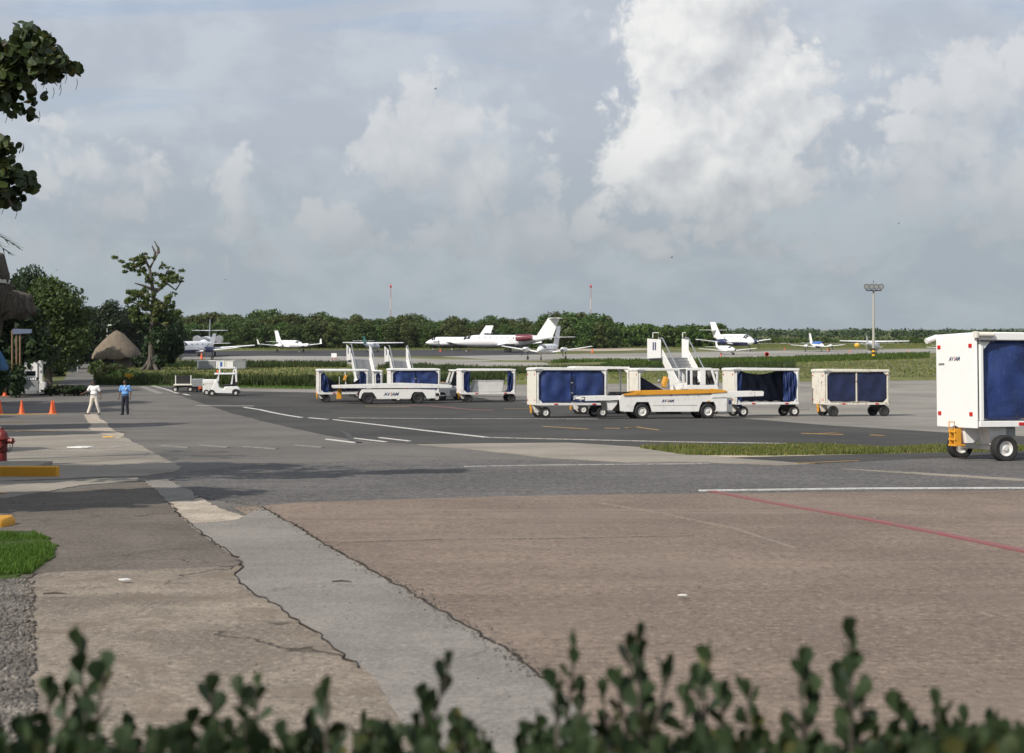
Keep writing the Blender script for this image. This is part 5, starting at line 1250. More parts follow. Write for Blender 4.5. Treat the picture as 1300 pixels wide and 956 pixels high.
ground_vehicle()
# ------------------------------------------------------------------ aircraft (nose along local +x, standing on z = 0)
def wing_mb(root, tip, cr, ct, th=.12):
    """tapered aerofoil from root leading edge to tip leading edge, chords cr, ct"""
    out = []
    for p, c in ((Vector(root), cr), (Vector(tip), ct)):
        h = c*th/2; out.append([p + Vector((-c*u, 0, h*w)) for u, w in ((0, 0), (.08, .75), (.35, 1.1), (.75, .5), (1, .04), (.75, -.35), (.35, -.6), (.08, -.5))])
    return MB().loft(out)
def plane(label, loc, rz, L, span, r, gear=.7, kind='prop2', wing='low', tail='low', wx=.42, cr=None, fin=2.6, tspan=None, dihedral=5, sweep=0, nwin=5, belly=None, fin_mat=None, nose=.16, winglet=False, wind=True, stripe=None, eng_mat=None, canopy=None, tip_mat=None, thick=.17):
    t = thing('aircraft', label, 'aircraft', loc, rz, 'parked aircraft')
    zc = gear + r; nr = 16
    st = [(0,.06,-.28),(.015,.22,-.26),(nose*.30,.48,-.20),(nose*.55,.66,-.13),(nose*.8,.86,-.05),(nose*1.1,.98,0),(nose*1.5,1,0),(.58,1,0),(.68,.93,.07),(.80,.68,.26),(.90,.42,.45),(.97,.2,.58),(1,.08,.62)]
    rings = [[(L*(.5-u), r*k*math.cos(6.2832*i/nr), zc + r*dz + r*k*math.sin(6.2832*i/nr)) for i in range(nr)] for u, k, dz in st]
    fu = MB().loft(rings).build('fuselage', plane_white, t, smooth=60)
    if belly:
        rg = [[(L*(.5-u), r*k*1.012*math.cos(a), zc + r*dz + r*k*1.012*math.sin(a)) for a in [math.pi*(1.12+.76*i/8) for i in range(9)]] for u, k, dz in st[3:10]]
        n = 9; m = MB().add([v for q in rg for v in q], [(j*n+i, j*n+i+1, (j+1)*n+i+1, (j+1)*n+i) for j in range(len(rg)-1) for i in range(n-1)]); m.build('belly', belly, t, smooth=60)
    if wind:
        vs, n = [], 7
        for u, k, dz in ((nose*.62, .735, -.10), (nose*.98, .955, -.015)):
            for i in range(n):
                a = math.pi*(.13 + .74*i/(n-1)); vs.append((L*(.5-u), r*k*1.02*math.cos(a), zc + r*dz + r*k*1.02*math.sin(a)))
        MB().add(vs, [(i, i+1, n+i+1, n+i) for i in range(n-1)]).build('windscreen', dark_glass, t, smooth=0)
    for sy in (-1, 1):
        for k in range(nwin):
            x = L*(.5 - nose*1.45 - k*(.40/max(nwin, 1))); a = R(24); y = sy*r*1.005*math.cos(a); z = zc + r*1.005*math.sin(a); hh = r*.20
            MB().add([(x-hh*.75, y+sy*.004, z-hh), (x+hh*.75, y+sy*.004, z-hh), (x+hh*.75, y-sy*hh*.30, z+hh), (x-hh*.75, y-sy*hh*.30, z+hh)], [(0,1,2,3)]).build('window', dark_glass, t, smooth=0, fix=False)
        if stripe: MB().add([(L*.36, sy*r*1.012, zc-r*.1), (-L*.1, sy*r*1.012, zc-r*.1), (-L*.1, sy*r*1.012, zc+.02), (L*.36, sy*r*1.012, zc+.02)], [(0,1,2,3)]).build('stripe', stripe, t, smooth=0, fix=False)
    cr = cr or L*.17; ct = cr*.48; wxp = L*(.5-wx); zw = zc - r*.72 if wing == 'low' else zc + r*.95
    hs = span/2; dz = math.tan(R(dihedral))*hs
    for sy in (-1, 1):
        w = wing_mb((wxp, sy*r*.45 if wing == 'low' else 0, zw), (wxp - math.tan(R(sweep))*hs - (cr-ct)*.35, sy*hs, zw+dz), cr, ct, thick).build('wing', plane_white, t, smooth=50)
        tipx = wxp - math.tan(R(sweep))*hs - (cr-ct)*.35
        if winglet: wing_mb((tipx, sy*hs, zw+dz), (tipx-.5, sy*(hs+.15), zw+dz+.95), ct*.95, ct*.45, .1).build('winglet', fin_mat or plane_white, w)
        if tip_mat: wing_mb((tipx+.02, sy*(hs-.9), zw+dz*(1-.9/hs)), (tipx+.02, sy*(hs+.05), zw+dz), ct*1.1, ct*1.05, .16).build('wing_tip', tip_mat, w)
        if wing == 'high': MB().bar((wxp-cr*.3, sy*r*.8, zc-r*.6), (wxp-cr*.3, sy*hs*.42, zw+dz*.4), .07, .05).build('wing_strut', plane_white, t)
    # tail
    xt = -L*.5; zt = zc + r*.62
    f = MB().loft([[Vector((x, y*.09, z)) for x, y in ((xt+fin*.78+r*.5, 0), (xt+fin*.45, 1), (xt+.05, .3), (xt+.05, -.3), (xt+fin*.45, -1))] for z in (zt-r*.3,)] +
                  [[Vector((x - fin*.42, y*.05, zt+fin)) for x, y in ((xt+fin*.62, 0), (xt+fin*.4, 1), (xt+.05, .3), (xt+.05, -.3), (xt+fin*.4, -1))]])
    f.build('tail_fin', fin_mat or plane_white, t, smooth=40)
    ts = (tspan or span*.36)/2; zh = {'T': zt+fin*.97, 'low': zt-.05, 'mid': zt+fin*.42}[tail]; xh = xt + fin*.55 - (fin*.38 if tail == 'T' else fin*.15 if tail == 'mid' else -.1)
    for sy in (-1, 1): wing_mb((xh, 0, zh), (xh-ts*.28, sy*ts, zh+.06), cr*.62, cr*.36, .10).build('tailplane', plane_white, t)
    # engines
    eng = eng_mat or plane_white
    if kind.startswith('prop2'):
        ey = span*.21; ez = zw + math.tan(R(dihedral))*ey + r*.12; er = r*.48; x0 = wxp + L*.135
        for sy in (-1, 1):
            e = MB().lathe([(er*.35, x0), (er*.75, x0-.12), (er, x0-.5), (er, x0-L*.12), (er*.8, x0-L*.2), (er*.25, x0-L*.30)], (0, sy*ey, ez), 'x', 14).build('engine', eng, t, smooth=50)
            MB().lathe([(er*.12, x0+.38), (er*.3, x0+.22), (er*.42, x0+.0)], (0, sy*ey, ez), 'x', 12).build('spinner', steel, e)
            MB().lathe([(er*.55, x0-.09), (er*.72, x0-.10)], (0, sy*ey, ez-.02), 'x', 12).build('intake', black_mat, e)
            pr = r*1.28; m = MB()
            for k in range(3):
                a = 2*math.pi*k/3 + .3*sy + .5; d = Vector((0, math.cos(a), math.sin(a))); c = Vector((x0+.1, sy*ey, ez)); m.bar(c, c + d*pr, .16, .04)
            m.build('propeller', dark_metal, e)
            MB().bar((wxp-cr*.35, sy*ey, ez), (wxp-cr*.35, sy*ey, .3), .09).build('gear_leg', dark_metal, t); wheel(t, (wxp-cr*.35, sy*ey, .3), .3, .2, rim_white)
    elif kind == 'jet2':
        for sy in (-1, 1):
            y = sy*(r+.62); z = zc + r*.55; x0 = -L*.17; er = r*.56
            e = MB().lathe([(er*.8, x0+.02), (er*.93, x0), (er, x0-.4), (er, x0-L*.09), (er*.62, x0-L*.16), (er*.5, x0-L*.16)], (0, y, z), 'x', 18).build('engine', eng, t, smooth=50)
            MB().lathe([(er*.05, x0-.05), (er*.82, x0+.03)], (0, y, z), 'x', 16).build('intake', black_mat, e)
            MB().lathe([(er*.78, x0+.05), (er*.95, x0+.04), (er*1.0, x0-.12)], (0, y, z), 'x', 18).build('intake_lip', steel, e)
            MB().box(x0-L*.10, x0-.4, min(sy*r*.6, y), max(sy*r*.6, y), z-.12, z+.05).build('pylon', plane_white, t)
            MB().bar((wxp-cr*.6, sy*r*1.1, zw), (wxp-cr*.6, sy*r*1.1, .35), .12).build('gear_leg', dark_metal, t); wheel(t, (wxp-cr*.6, sy*r*1.1, .36), .36, .3, rim_white)
    elif kind == 'prop1':
        c = Vector((L*.5+.02, 0, zc-r*.28)); m = MB()
        for a in (.5, .5+math.pi): m.bar(c, c + Vector((0, math.cos(a), math.sin(a)))*.95, .14, .04)
        m.lathe([(.05, .22), (.16, .0)], c, 'x', 10).build('propeller', dark_metal, t)
        for sy in (-1, 1):
            MB().bar((wxp-cr*.5, sy*r*.5, zc-r*.6), (wxp-cr*.5, sy*1.25, .25), .06).build('gear_leg', plane_white, t); wheel(t, (wxp-cr*.5, sy*1.25, .22), .22, .15, rim_white)
    MB().bar((L*.5-L*nose*.7, 0, zc-r*.6), (L*.5-L*nose*.7, 0, .25), .08).build('gear_leg', dark_metal, t); wheel(t, (L*.5-L*nose*.7, 0, .24), .24, .15, rim_white)
    if canopy:
        rg = [[(L*(.5-u), r*k*1.04*math.cos(a), zc + r*1.06*k*math.sin(a)+r*.16) for a in [math.pi*(.08+.84*i/8) for i in range(9)]] for u, k in ((nose*.6, .72), (nose*1.0, 1.0), (nose*2.2, 1.02), (nose*2.9, .9))]
        n = 9; MB().add([v for q in rg for v in q], [(j*n+i, j*n+i+1, (j+1)*n+i+1, (j+1)*n+i) for j in range(3) for i in range(n-1)]).build('canopy_cover', canopy, t, smooth=60)
    return t
P_ = lambda px, py, dy=0: at(px, py)
# big business jet, seen from its left side
plane('large white business jet with maroon engines and a tall T tail', at(637, 447.0), R(163), 21.0, 19.0, 1.22, gear=1.0, kind='jet2', tail='T', wx=.46, cr=3.6, fin=3.9, tspan=6.4, dihedral=3, sweep=24, nwin=7, nose=.20, winglet=True, eng_mat=maroon)
plane('white twin turboprop parked partly behind the nose of the large business jet', at(580, 444.6), R(168), 14.2, 15.5, 1.0, gear=.9, tail='mid', fin=2.9, nwin=7, nose=.17, fin_mat=teal_paint if False else plane_white, stripe=navy_paint)
plane('white light twin with upright tail and dark propellers in front of the business jet tail', at(696, 457.0), R(250), 9.6, 14.2, .78, gear=.85, tail='mid', tspan=5.6, fin=3.0, dihedral=8, nwin=3, nose=.22, wx=.36, stripe=maroon)
plane('white twin turboprop with upturned wing tips at the edge of the wood', at(368, 447.3), R(-52), 10.8, 14.0, .78, gear=.85, tail='low', fin=2.2, nwin=5, nose=.2, winglet=True, dihedral=5)
plane('small high-wing aircraft with a teal tail behind the left boarding stairs', at(472, 447.0), R(75), 8.6, 13.0, .62, gear=.55, kind='prop1', wing='high', tail='mid', fin=1.7, dihedral=1.0, nwin=2, fin_mat=teal_paint, wx=.34, thick=.28)
plane('white jet with high tailplane facing the camera behind the dark-bellied propeller aircraft', at(262, 452.5), R(-82), 16.5, 16.0, 1.22, gear=.95, kind='jet2', tail='mid', wx=.5, cr=2.2, fin=3.4, tspan=6.2, dihedral=4, sweep=4, nwin=5, nose=.22)
plane('white propeller aircraft with open cabin at the foot of the tall tree, facing the camera', at(247, 456.5), R(-110), 11, 15.5, .95, gear=.9, tail='low', fin=1.5, nwin=3, nose=.22, dihedral=5, belly=navy_paint, eng_mat=navy_paint)
plane('white twin turboprop with dark belly and tall fin right of the lone stairs', at(931, 446.0), R(-61), 13.6, 19.0, 1.22, gear=1.15, tail='mid', fin=3.0, nwin=7, nose=.17, belly=navy_paint, dihedral=6, eng_mat=navy_paint)
plane('small white low-wing aircraft parked in front of the dark-bellied turboprop', at(921, 450.5), R(-72), 7.6, 11.2, .58, gear=.5, kind='prop1', tail='low', fin=.9, nwin=2, nose=.24, dihedral=5, wx=.32)
plane('small twin aircraft with a bright blue canopy cover and maroon wing tips', at(1037, 446.5), R(-84), 8.8, 12.0, .62, gear=.75, tail='low', fin=2.0, nwin=0, nose=.24, dihedral=5, canopy=blue_paint, eng_mat=plane_white, tip_mat=maroon, belly=navy_paint)
plane('white high-wing single-engine aircraft behind the floodlight mast', at(1108, 450.2), R(62), 8.6, 12.6, .86, gear=.6, kind='prop1', wing='high', tail='low', fin=1.5, dihedral=1.5, nwin=2, nose=.25, wx=.30, thick=.30)
plane('small low-wing aircraft mostly hidden behind the large near baggage cart', at(1205, 446.5), R(-80), 7.6, 10.5, .5, gear=.45, kind='prop1', tail='low', fin=1.2, nwin=2, nose=.25, dihedral=4, wx=.32)
# ------------------------------------------------------------------ huts, posts, signs
def round_hut():
    Y = 172.0; s = Y/FP; p = atY(148, Y); z = lambda py: zat(py, Y)
    t = thing('round_hut', 'round hut with a conical palm thatch roof beside the access road', 'hut', p)
    ap, ev = z(419.5), z(451); rw = 30.5*s; rg = random.Random(4)
    pr = [(rw, ev-.25), (rw*1.0, ev+.0), (rw*.84, ev+(ap-ev)*.27), (rw*.58, ev+(ap-ev)*.55), (rw*.31, ev+(ap-ev)*.82), (rw*.13, ap-.18), (.03, ap)]
    n = 44; rings = []
    for j, (r_, h) in enumerate(pr):
        rings.append([((r_*(1+rg.uniform(-.02, .02)))*math.cos(6.2832*i/n), (r_*(1+rg.uniform(-.02, .02)))*math.sin(6.2832*i/n), h + (rg.uniform(-.22, .05) if j == 0 else rg.uniform(-.06, .06))) for i in range(n)])
    MB().loft(rings).build('roof', thatch, t, smooth=60)
    MB().lathe([(rw*.62, 0), (rw*.62, ev+.15)], n=24).build('wall', paint('hut_wall', (.26, .21, .16), .9, dirt=.5), t)
    for k in range(7):
        a = k*.9 + .4; MB().tube((rw*.86*math.cos(a), rw*.86*math.sin(a), 0), (rw*.86*math.cos(a), rw*.86*math.sin(a), ev+.1), .09).build('post', bark, t)
    MB().box(-1.2, .1, -rw*.64, -rw*.60, 0, 2.0).build('doorway', black_mat, t)
round_hut()
def thatched_house():
    Y = 48.0; s = Y/FP; b = atY(-70, Y); z = lambda py: zat(py, Y) - b.z
    X = lambda px: (px+8)*s
    t = thing('thatched_building', 'thatched building at the left edge with a pale ridge cap on its roof', 'building', b)
    rg = random.Random(8)
    def slab(prof, y0, y1, m, name, fr=.08):
        n = 26; vs, fs = [], []
        for j in range(n+1):
            y = y0 + (y1-y0)*j/n
            for x, h in prof: vs.append((x + rg.uniform(-fr, fr), y, h + rg.uniform(-fr, fr)))
        k = len(prof)
        for j in range(n):
            for i in range(k): fs.append((j*k+i, j*k+(i+1) % k, (j+1)*k+(i+1) % k, (j+1)*k+i))
        fs += [tuple(range(k)), tuple(range(n*k+k-1, n*k-1, -1))]
        MB().add(vs, fs).build(name, m, t, smooth=50)
    slab([(X(-90), z(318)), (X(8), z(314)), (X(22), z(316)), (X(29), z(344)), (X(26), z(352)), (X(-90), z(352))], -1.2, 3.4, thatch_shaded, 'upper_roof')
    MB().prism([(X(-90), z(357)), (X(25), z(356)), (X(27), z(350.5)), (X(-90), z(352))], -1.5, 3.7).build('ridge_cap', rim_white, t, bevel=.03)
    slab([(X(-90), z(357.5)), (X(22), z(357)), (X(26), z(360)), (X(14), z(400)), (X(8), z(428)), (X(-90), z(430))], -1.6, 4.0, thatch_shaded, 'lower_roof')
    slab([(X(12), z(366)), (X(30), z(369)), (X(38), z(374)), (X(39), z(392)), (X(30), z(402)), (X(24), z(398)), (X(14), z(400))], 2.2, 5.4, thatch_shaded, 'eave', .12)
    MB().box(X(-80), X(-2), -.6, 3.2, -.2, z(424)).build('wall', wood, t)
    for x, y in ((X(4), -1.0), (X(4), 3.6), (X(-60), -1.0)): MB().tube((x, y, -.2), (x, y, z(420)), .11).build('post', bark, t)
thatched_house()
bush('shrub', 'tall dark leafy shrub in shade at the left edge left of the white vehicle', atY(-14, 87), 2.8, 3.4, leaf_dark, 3600, .20, 31)
def boardsign():
    Y = 95.5; s = Y/FP; b = atY(27, Y); t = thing('notice_board', 'grey blue board on wooden posts in front of the left trees', 'sign', b)
    z = lambda py: zat(py, Y) - b.z
    MB().prism([(-11*s, z(424.5)), (13*s, z(423)), (13.5*s, z(418)), (-11*s, z(417.5))], 0, .08).build('board', paint('board_blue', (.10, .13, .20), .5), t, bevel=.01)
    for px in (-12.5, -7, -2.5): MB().tube((px*s, .15, -.1), (px*s, .15, z(419)), .06).build('post', wood, t)
boardsign()
def blue_parasol():
    Y = 50.0; s = Y/FP; b = atY(-10, Y); z = lambda py: zat(py, Y) - b.z
    t = thing('parasol', 'folded light blue parasol at the left edge among dark leaves', 'parasol', b)
    pr = [(.06, z(437)), (.26, z(446)), (.42, z(458)), (.50, z(468)), (.48, z(470))]
    n = 22; MB().loft([[(r_*(1+.13*math.cos(i*math.pi))*math.cos(6.2832*i/n), r_*(1+.13*math.cos(i*math.pi))*math.sin(6.2832*i/n), h) for i in range(n)] for r_, h in pr]).build('canopy', paint('parasol_blue', (.05, .14, .27), .8), t, smooth=20)
    MB().tube((0, 0, -.05), (0, 0, z(436)), .03).lathe([(.3, 0), (.28, .08), (.05, .1)]).build('pole', steel, t)
blue_parasol()
def fence_panels():
    Y = 150.0; s = Y/FP; b = atY(88, Y); t = thing('fence', 'dark green mesh fence panel at the side of the access road', 'fence', b)
    z = lambda py: zat(py, Y) - b.z
    m = MB()
    for k in range(22): m.bar((-10*s + k*20*s/21, 0, .1), (-10*s + k*20*s/21, 0, z(449.5)), .045, .03)
    m.bar((-10*s, 0, z(450)), (10*s, 0, z(450)), .05).bar((-10*s, 0, .2), (10*s, 0, .2), .05).box(-10*s, 10*s, .02, .03, .12, z(450)).build('mesh_panel', paint('fence_green', (.018, .035, .03), .6), t)
    for x in (-10.4*s, 10.4*s): MB().box(x-.06, x+.06, -.04, .08, 0, z(448)).build('post', grey_metal, t)
    Yl = 148.0; b = atY(91.5, Yl); g = thing('globe_lamp', 'low post lamp with a round white globe by the dark fence', 'lamp', b); zz = zat(442.5, Yl) - b.z
    MB().tube((0, 0, 0), (0, 0, zz-.2), .05).lathe([(.13, zz-.28), (.16, zz-.2), (.10, zz-.16)]).build('post', dark_metal, g); MB().ball((0, 0, zz), .27, .27, .25, 14, 9).build('globe', lamp_glass, g)
fence_panels()
def lamp():
    Y = 200.0; s = Y/FP; b = atY(136, Y); z = zat(413, Y) - b.z; t = thing('street_lamp', 'slim white street lamp rising above the round hut roof', 'lamp', b)
    MB().poly([(0,0,0),(0,0,z*.6),(0,0,z-.1),(.25,0,z)], [.09,.07,.06,.05], 8).build('pole', white_clean, t)
    MB().prism([(.15, z-.06), (.62, z-.02), (.60, z+.12), (.2, z+.1)], -.14, .14).build('lamp_head', lamp_glass, t, bevel=.02)
lamp()
def yellow():
    Y = depth(488); s = Y/FP; b = at(163.5, 488); t = thing('yellow_sign', 'yellow sign frame on two legs behind the man in the blue shirt', 'sign', b)
    z = lambda py: (488-py)*s
    X = lambda px: (px-163.5)*s
    MB().prism([(X(158), z(475)), (X(168.5), z(474.5)), (X(168.8), z(482)), (X(161.5), z(481))], 0, .05).build('board', yellow_sign, t, bevel=.008)
    for a in (162.2, 168.2): MB().bar((X(a), .07, 0), (X(a), .07, z(476)), .07).build('leg', yellow_sign, t)
    MB().prism([(X(159), z(478.6)), (X(166), z(477.8)), (X(166), z(478.6)), (X(160), z(479.4))], -.008, -.002).build('dark_band', paint('sign_brown', (.25, .12, .02), .6), t)
yellow()
def floodlight():
    Y = 224.0; s = Y/FP; b = at(1109, 455.3); Y = b.y; s = Y/FP; z = lambda py: zat(py, Y) - b.z
    t = thing('floodlight_mast', 'tall concrete floodlight mast with four lamps standing on the grass', 'light mast', b)
    MB().poly([(0,0,-.2),(0,0,z(410)),(0,0,z(368))], [.24,.19,.14], 12).build('pole', concrete_pole, t)
    for k, (a, c) in enumerate(((455,452),(452,449.5),(449.5,447),(447,444.5),(444.5,442))): MB().lathe([(.265, z(a)), (.262, z(c))], n=14).build('warning_band', yellow_sign if k % 2 else black_mat, t)
    MB().box(-1.25, 1.25, -.12, .12, z(369), z(368)).bar((-1.25,-.1,z(368.4)), (1.25,-.1,z(368.4)), .05).box(-1.0, 1.0, -.4, .0, z(369.6), z(369)).build('crossarm', dark_metal, t)
    for k in range(4):
        x = -1.12 + k*.75; zz = z(364)
        l = MB().lathe([(.16, .30), (.40, .0), (.44, -.02), (.44, -.08)], (0, 0, 0), 'y', 16); l.v = [(v[0]+x, v[1]-.15, v[2]+zz) for v in l.v]; h = l.build('floodlight', dark_metal, t)
        g = MB().lathe([(.01, -.045), (.36, -.05)], (0, 0, 0), 'y', 14); g.v = [(v[0]+x, v[1]-.2, v[2]+zz) for v in g.v]; g.build('lens', grey_metal, h)
        MB().bar((x, .05, z(368)), (x, .05, zz), .06).build('bracket', dark_metal, t)
    MB().tube((.0, 0, z(368)), (0, 0, z(357.5)), .025).ball((0, 0, z(357)), .09).build('lightning_rod', dark_metal, t)
floodlight()
def mast(px, top, label):
    Y = 520.0; b = atY(px, Y); z = zat(top, Y); t = thing('radio_mast', label, 'radio mast', b)
    m = MB(); w = .17
    for a in range(3): m.bar((w*math.cos(a*2.09), w*math.sin(a*2.09), 0), (w*math.cos(a*2.09), w*math.sin(a*2.09), z), .07)
    for k in range(int(z/1.2)):
        a = k % 3; m.bar((w*math.cos(a*2.09), w*math.sin(a*2.09), k*1.2), (w*math.cos((a+1)*2.09), w*math.sin((a+1)*2.09), k*1.2+1.2), .035)
    m.build('lattice', paint('mast_red', (.42, .10, .07), .6) if 'mast_red' not in MATS else MATS['mast_red'], t)
    for k in (1, 3): MB().lathe([(.20, z*(k/5.)), (.20, z*((k+1)/5.))], n=6).build('white_band', rim_white, t)
    MB().ball((0, 0, z+.4), .42, .42, .5).tube((0,0,z),(0,0,z+1.5),.08).build('beacon', red_lens, t)
mast(496, 365, 'thin red and white radio mast above the left part of the wood'); mast(750, 365, 'thin red and white radio mast above the tree clump on the right')
def signbox():
    Y = depth(457.5); b = at(424, 457.5); s = Y/FP; t = thing('runway_sign', 'small white board on two legs beside the taxiway near the left stairs', 'sign', b)
    MB().box(-3.4*s, 3.4*s, 0, .12, 3.6*s, 9*s).build('board', white_clean, t, bevel=.02)
    for x in (-2.4, 2.4): MB().bar((x*s, .06, 0), (x*s, .06, 3.6*s), .1).build('leg', red_paint, t)
signbox()

# ------------------------------------------------------------------ cones, hydrant, kerb
def cone(name, label, loc, h=.72, stack=0, group='traffic cones', s=1.0):
    t = thing(name, label, 'traffic cone', loc, random.uniform(0, 1), group, s=s)
    MB().box(-.19, .19, -.19, .19, 0, .035).build('base', cone_orange, t, bevel=.01)
    MB().lathe([(.165, .036), (.13, .10), (.028, h), (.016, h+.005)], n=20).build('body', cone_orange, t, smooth=50)
    MB().lathe([(.078, h*.52), (.053, h*.75)], n=20).build('collar', red_paint, t)
    return t
cone('traffic_cone', 'orange traffic cone nearest the left edge on the yellow line', at(0, 526.0))
cone('traffic_cone', 'slim orange traffic cone second from the left on the yellow line', at(27.5, 525.8))
cone('traffic_cone', 'wide double orange traffic cone at the right end of the yellow line', at(66, 525.8), .70)
cone('traffic_cone', 'orange traffic cone stacked against the double one, its tip just beside', at(68, 525.5), .74, s=.92)
cone('traffic_cone', 'orange traffic cone in shade beside the white and grey service truck', at(6, 503))
for px, py, s, lab in ((559,446.5,1.0,'tiny orange cone below the turboprop behind the jet nose'),(596,446.6,.9,'tiny orange cone under the nose of the business jet'),(752,448,1.3,'orange cone right of the light twin on the taxiway'),(996,444.5,.9,'small orange cone on the taxiway left of the blue-covered twin'),(1051,445.5,.9,'small orange cone right of the blue-covered twin'),(1079,447.5,.8,'small orange cone left of the floodlight mast'),(1153,448,.8,'small orange cone right of the floodlight mast'),(256,455.8,1.5,'orange cone below the nose of the propeller aircraft'),(915,452.5,.8,'orange cone beside the small white low-wing aircraft')):
    cone('marker_cone', lab, at(px, py), s=s, group='cones around the parked aircraft')
def barrel():
    b = at(1088, 446); t = thing('marker_drum', 'round yellow marker drum under the wing of the high-wing aircraft', 'drum', b)
    MB().tube((0,0,0),(0,0,.8),.06).build('post', steel, t); MB().ball((0,0,1.25),.55,.55,.5,14,9).build('ball', yellow_sign, t)
    b = at(973.5, 453); o = MB().lathe([(.36,-.08),(.40,0),(.36,.08),(.24,.09),(.24,-.09)], (0,0,.42), 'y', 18).build('marker_disc', red_paint, loc=b); tag(o, 'red rimmed round marker disc at the near edge of the taxiway', 'marker')
    MB().lathe([(.0,-.1),(.24,-.1)], (0,0,.42), 'y', 16).build('face', white_clean, o)
barrel()
def hydrant():
    Y = depth(591); s = Y/FP; b = at(2.5, 590.0) + Vector((0, 0, .03)); t = thing('fire_hydrant', 'dark red fire hydrant with a hanging chain at the left edge', 'fire hydrant', b)
    k = 47.5*s
    P = lambda r_, h: (r_*k, h*k)
    MB().lathe([P(.19,0),P(.19,.05),P(.13,.06),P(.125,.30),P(.15,.31),P(.15,.35),P(.14,.36),P(.15,.62),P(.20,.64),P(.20,.68),P(.17,.70),P(.15,.80),P(.09,.88),P(.04,.90),P(.04,.95),P(.0,.96)], n=24).build('barrel', hydrant_red, t, smooth=40)
    for d in ((1,-.15),(-1,.1)):
        c = Vector((d[0], d[1], 0)).normalized(); MB().tube(c*.12*k + Vector((0,0,.60*k)), c*.27*k + Vector((0,0,.60*k)), .075*k, n=16).tube(c*.27*k + Vector((0,0,.60*k)), c*.32*k + Vector((0,0,.60*k)), .085*k, n=8).tube(c*.32*k + Vector((0,0,.60*k)), c*.37*k + Vector((0,0,.60*k)), .03*k, n=5).build('outlet_cap', hydrant_red, t)
    MB().tube((0,-.12*k,.52*k),(0,-.26*k,.52*k),.10*k,n=16).tube((0,-.26*k,.52*k),(0,-.30*k,.52*k),.11*k,n=8).build('pumper_cap', hydrant_red, t)
    pts = [(.30*k,-.03,.54*k),(.31*k,-.04,.46*k),(.27*k,-.05,.36*k),(.20*k,-.06,.30*k),(.14*k,-.06,.33*k)]
    MB().poly(pts, [.012*k]*5, 6).poly([(.24*k,-.05,.50*k),(.25*k,-.05,.40*k),(.20*k,-.05,.36*k),(.14*k,-.05,.42*k)], [.010*k]*4, 6).build('chain', dark_metal, t)
    MB().lathe([P(.16,.32),P(.17,.34)], n=8).build('flange', hydrant_red, t)
    # kerb around its plot
    y0 = depth(606.5); x1 = (72-650)/FP*y0; h = 14.0*y0/FP
    g = gz(y0)
    vs = MB().prism([(x1-3.2, g-.2), (x1, g-.2), (x1, g+h), (x1-3.2, g+h)], y0, y0+.16)
    o = vs.build('kerb', kerb_yellow, bevel=.015); tag(o, 'yellow painted concrete kerb in front of the red hydrant', 'kerb')
    o = MB().box(x1-3.2, x1-.55, y0+.17, y0+1.5, g-.3, g+h-.05).build('kerb_bed', m_conc); struct(o)
    y1 = depth(672); x2 = (4-650)/FP*y1; g = gz(y1); h = 12*y1/FP
    o = MB().prism([(x2-1.2, g-.1), (x2, g-.1), (x2-.01, g+h*.75), (x2-.05, g+h), (x2-1.2, g+h)], y1, y1+.4).build('kerb', kerb_yellow, bevel=.03); tag(o, 'worn yellow kerb end beside the green lawn at the left edge', 'kerb')
hydrant()
def litter():
    for i, (px, py, w, h, m, lab) in enumerate(((138,557,.34,.02,yellow_sign,'flat yellow scrap lying on the road left of centre'),(104,570.5,.7,.02,rim_white,'flat pale sheet lying on the concrete road beside the shadow'),(158,744,.10,.006,rim_white,'pale scrap on the rough slab'),(867,764.5,.07,.006,rim_white,'tiny white scrap on the brown paving'),(70,764,.16,.012,bark,'dark twig lying on the rough slab'),(434,748,.14,.012,bark,'dark twig lying across the grey strip'))):
        b = at(px, py); rg = random.Random(i); n = 9
        top = [(w/2*math.cos(6.28*k/n)*rg.uniform(.6,1.1), w*.3*math.sin(6.28*k/n)*rg.uniform(.6,1.1)) for k in range(n)]
        if m is bark: mb = MB().poly([(-w/2,0,.01),(0,.01,.014),(w/2,-.01,.01)], [.006,.008,.004], 5)
        else: mb = MB().loft([[(x, y, 0) for x, y in top], [(x*.97, y*.97, h) for x, y in top]])
        o = mb.build('twig' if m is bark else 'scrap', m, loc=b + Vector((0, 0, .045))); tag(o, lab, 'twig' if m is bark else 'litter')
litter()

# ------------------------------------------------------------------ people
def flesh(name, m, balls, segs, parent, voxel=.014, smooth=6):
    """one continuous surface grown round ellipsoids and tapered limbs"""
    mb = MB()
    for c, r_ in balls: mb.ball(c, *(r_ if hasattr(r_, '__len__') else (r_,)*3), 16, 12)
    for p, q, a, b in segs:
        mb.tube(p, q, a, b, 14); mb.ball(p, a, a, a, 12, 8); mb.ball(q, b, b, b, 12, 8)
    o = mb.build(name, m, parent, smooth=0)
    md = o.modifiers.new('r', 'REMESH'); md.mode = 'VOXEL'; md.voxel_size = voxel
    sm = o.modifiers.new('s', 'SMOOTH'); sm.iterations = smooth; sm.factor = .5
    dg = bpy.context.evaluated_depsgraph_get(); me = bpy.data.meshes.new_from_object(o.evaluated_get(dg))
    o.modifiers.clear(); o.data = me; me.polygons.foreach_set('use_smooth', [True]*len(me.polygons))
    if not me.materials: me.materials.append(m)
    return o
